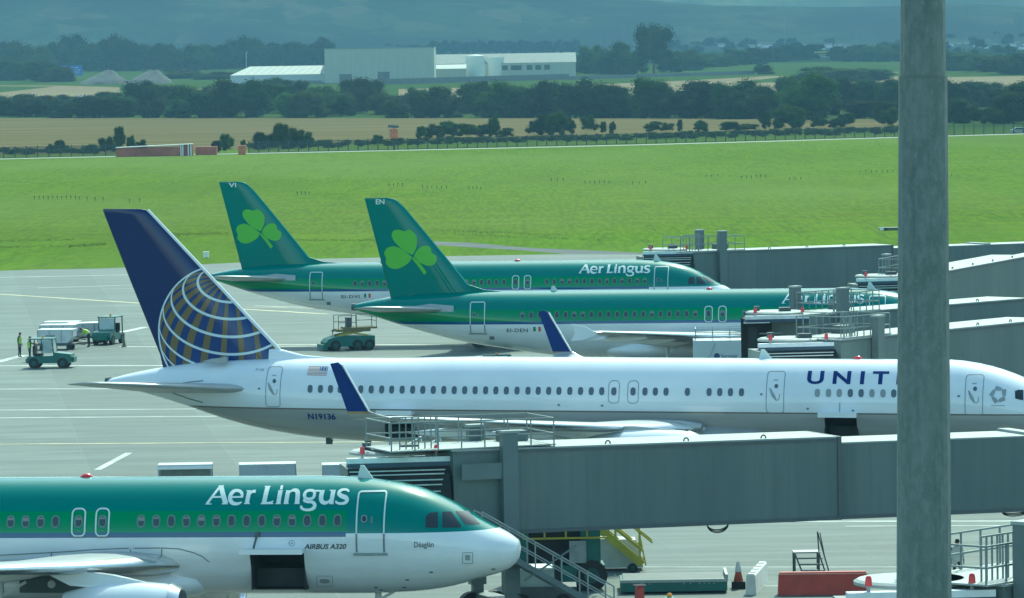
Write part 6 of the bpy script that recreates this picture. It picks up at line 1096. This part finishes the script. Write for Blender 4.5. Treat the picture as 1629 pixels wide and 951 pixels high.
# ================================================================== PEOPLE
M_skin = mat('skin', (.35, .2, .14), .6); M_trou = mat('dark_trousers', (.015, .022, .03), .8, 0, .2, 4); M_hivis = mat('hi_vis_yellow', (.36, .55, .03), .6, 0, .1, 3); M_shirt = mat('dark_shirt', (.05, .065, .07), .8); M_hair = mat('dark_hair', (.02, .014, .01), .7); M_pale = mat('pale_jacket', (.6, .62, .6), .6); M_strip = mat('reflective_strip', (.6, .62, .58), .3); M_shoe = mat('black_boot', (.012, .012, .012), .5)
def person(label, p, rz, J, vest=M_hivis, top=M_shirt, trou=M_trou):
    """J: joint table in metres, x to the front of the body, z up; one skin surface from these joints"""
    t = thing('person', label, 'person', p, rz)
    V = []; E = []; Rr = []
    def chain(start, pts):
        prev = start
        for c, r in pts:
            V.append(c); Rr.append(r); 
            if prev is not None: E.append((prev, len(V)-1))
            prev = len(V)-1
        return prev
    pel = chain(None, [(J['pelvis'], .135)]); ch = chain(pel, [(J['waist'], .125), (J['chest'], .15)]); nk = chain(ch, [(J['neck'], .06)]); hd = Vector(J['head']); nd = (hd-Vector(J['neck'])).normalized()
    chain(nk, [(tuple(hd-nd*.06), .075), (tuple(hd), .095), (tuple(hd+nd*.09), .07)])
    for s_ in 'LR':
        chain(ch, [(J['sh'+s_], .065), (J['el'+s_], .045), (J['wr'+s_], .032), (tuple(Vector(J['wr'+s_])+(Vector(J['wr'+s_])-Vector(J['el'+s_])).normalized()*.07), .036)])
        chain(pel, [(J['hip'+s_], .095), (J['kn'+s_], .06), (J['an'+s_], .045), (tuple(Vector(J['an'+s_])+Vector((.13, 0, -.04))), .042)])
    me = bpy.data.meshes.new('body'); me.from_pydata(V, E, []); o = bpy.data.objects.new('body', me); COL.objects.link(o); md = o.modifiers.new('skin', 'SKIN'); me.skin_vertices.new() if not me.skin_vertices else None
    for i, sv in enumerate(me.skin_vertices[0].data): sv.radius = (Rr[i], Rr[i]); sv.use_root = (i == 0)
    o.modifiers.new('sub', 'SUBSURF').levels = 1; dg = bpy.context.evaluated_depsgraph_get(); dg.update(); m2 = bpy.data.meshes.new_from_object(o.evaluated_get(dg)); bpy.data.objects.remove(o)
    for m in (top, trou, M_skin, M_shoe): m2.materials.append(m)
    pz = Vector(J['pelvis']); wa = Vector(J['waist']); axis = (wa-pz).normalized(); wl, wr_ = Vector(J['wrL']), Vector(J['wrR'])
    for f in m2.polygons:
        c = f.center; f.use_smooth = True; k = 0
        if (c-hd).length < .17 or (c-Vector(J['neck'])).length < .05: k = 2
        elif c.z < .1: k = 3
        elif (c-pz).dot(axis) < .06 and min((c-wl).length, (c-wr_).length) > .2: k = 1
        elif min((c-wl).length, (c-wr_).length) < .09: k = 2
        f.material_index = k
    b_ = bpy.data.objects.new('body', m2); COL.objects.link(b_); b_.parent = t
    # fingers: four and a thumb on each hand, part of the figure
    fg = MB()
    for s_ in 'LR':
        wv = Vector(J['wr'+s_]); d = (wv-Vector(J['el'+s_])).normalized(); a = d.cross(Vector((1, 0, 0))).normalized(); n_ = d.cross(a)
        for k in range(4): q = wv+d*.085+n_*(k-1.5)*.02; l = (.06, .072, .068, .05)[k]; e = q+d*l*.55; fg.tube(q, e, .0095, .009, 6); fg.tube(e, e+(d+a*.5).normalized()*l*.5, .009, .007, 6)
        q = wv+d*.04+n_*.035; fg.tube(q, q+(d*.6+n_).normalized()*.035, .011, .01, 6); fg.tube(q+(d*.6+n_).normalized()*.035, q+(d*.6+n_).normalized()*.035+d*.03, .01, .008, 6)
    fg.split('hand', M_skin, t, .02)
    vm = MB(); rs = []; prev = [(pz, .0), (wa, .0), (Vector(J['chest']), .0), (Vector(J['chest'])*.45+Vector(J['neck'])*.55, 0)]; side = Vector((0, 1, 0)); fw = axis.cross(side)*-1
    for (c, _), (ra, rb) in zip(prev, ((.2, .155), (.195, .15), (.215, .165), (.15, .11))): rs.append([c+side*ra*math.cos(a)+fw*rb*math.sin(a) for a in [2*math.pi*k/16 for k in range(16)]])
    vm.loft(rs, 0, False); vv = vm.build('vest', vest, t)
    sm = MB(); c = (pz+wa)/2+axis*.03; sm.loft([[c+axis*dz+side*.203*math.cos(a)+fw*.158*math.sin(a) for a in [2*math.pi*k/16 for k in range(16)]] for dz in (-.025, .025)], 0, False); sm.build('reflective_strip', M_strip, vv)
    hm = MB(); hm.ball(hd+nd*.05-fw*.015*-1, .1, .092, .085, 12); hm.build('hair', M_hair, t)
    fc = MB(); f0 = -fw if False else Vector((1, 0, 0)); fc.ball(hd+f0*.098, .018, .014, .026, 6, 0)
    for y in (-.034, .034): fc.ball(hd+f0*.088+Vector((0, y, .022)), .01, .012, .008, 6, 1)
    fc.ball(hd+f0*.086-nd*.055, .008, .024, .007, 6, 2); [fc.ball(hd+Vector((0, y, 0)), .02, .012, .03, 6, 0) for y in (-.098, .098)]; fc.build('face', [M_skin, M_hair, mat('lips', (.25, .09, .08), .6)], t)
    return t
def stand(**k):
    J = dict(pelvis=(0, 0, .95), waist=(0, 0, 1.12), chest=(.01, 0, 1.34), neck=(.01, 0, 1.5), head=(.03, 0, 1.63), shL=(0, .19, 1.42), shR=(0, -.19, 1.42), elL=(-.02, .25, 1.14), elR=(-.02, -.25, 1.14), wrL=(.08, .24, .9), wrR=(.08, -.24, .9), hipL=(0, .1, .88), hipR=(0, -.1, .88), knL=(.02, .11, .48), knR=(.0, -.11, .48), anL=(-.01, .12, .08), anR=(-.03, -.12, .08)); J.update(k); return J
person('standing worker in a yellow hi-vis vest, leftmost of the apron workers', G(31.5, 568.5), -.3, stand())
person('worker in a hi-vis vest behind the front tug, an arm reaching to the container', G(45, 577)+Vector((0, 1, 0)), .15, stand(elR=(.22, -.26, 1.25), wrR=(.5, -.2, 1.22), elL=(.2, .2, 1.25), wrL=(.46, .16, 1.25)))
person('worker in a bright hi-vis jacket bending over beside the container near the rear tug', G(141, 552.5)+Vector((0, .2, 0)), 2.9, stand(waist=(.1, 0, 1.08), chest=(.28, 0, 1.2), neck=(.4, 0, 1.28), head=(.5, 0, 1.32), shL=(.27, .19, 1.24), shR=(.27, -.19, 1.24), elL=(.38, .2, .98), elR=(.4, -.2, .98), wrL=(.55, .15, .84), wrR=(.56, -.15, .84)), M_hivis, M_hivis)
pp = AD(1534, 866, 180.0); person('person in a pale jacket walking on the apron behind the railing at the lower right', (pp.x, 183, 0), -1.4, stand(anL=(.2, .1, .08), knL=(.14, .1, .48), anR=(-.24, -.1, .12), knR=(-.06, -.1, .5)), M_pale, M_pale)
# ================================================================== AIR
hz = MB().box(-5900, 5900, -60, 16500, -1.5, 460).build('haze', []); hm = bpy.data.materials.new('haze'); hm.use_nodes = True; hn_ = hm.node_tree; hn_.nodes.clear()
ho = hn_.nodes.new('ShaderNodeOutputMaterial'); hp = hn_.nodes.new('ShaderNodeVolumePrincipled'); hp.inputs['Color'].default_value = (.4, .73, .98, 1); hp.inputs['Density'].default_value = .00009; hp.inputs['Anisotropy'].default_value = 0
hn_.links.new(hp.outputs[0], ho.inputs['Volume']); hz.data.materials.append(hm); tag(hz, kind='stuff')
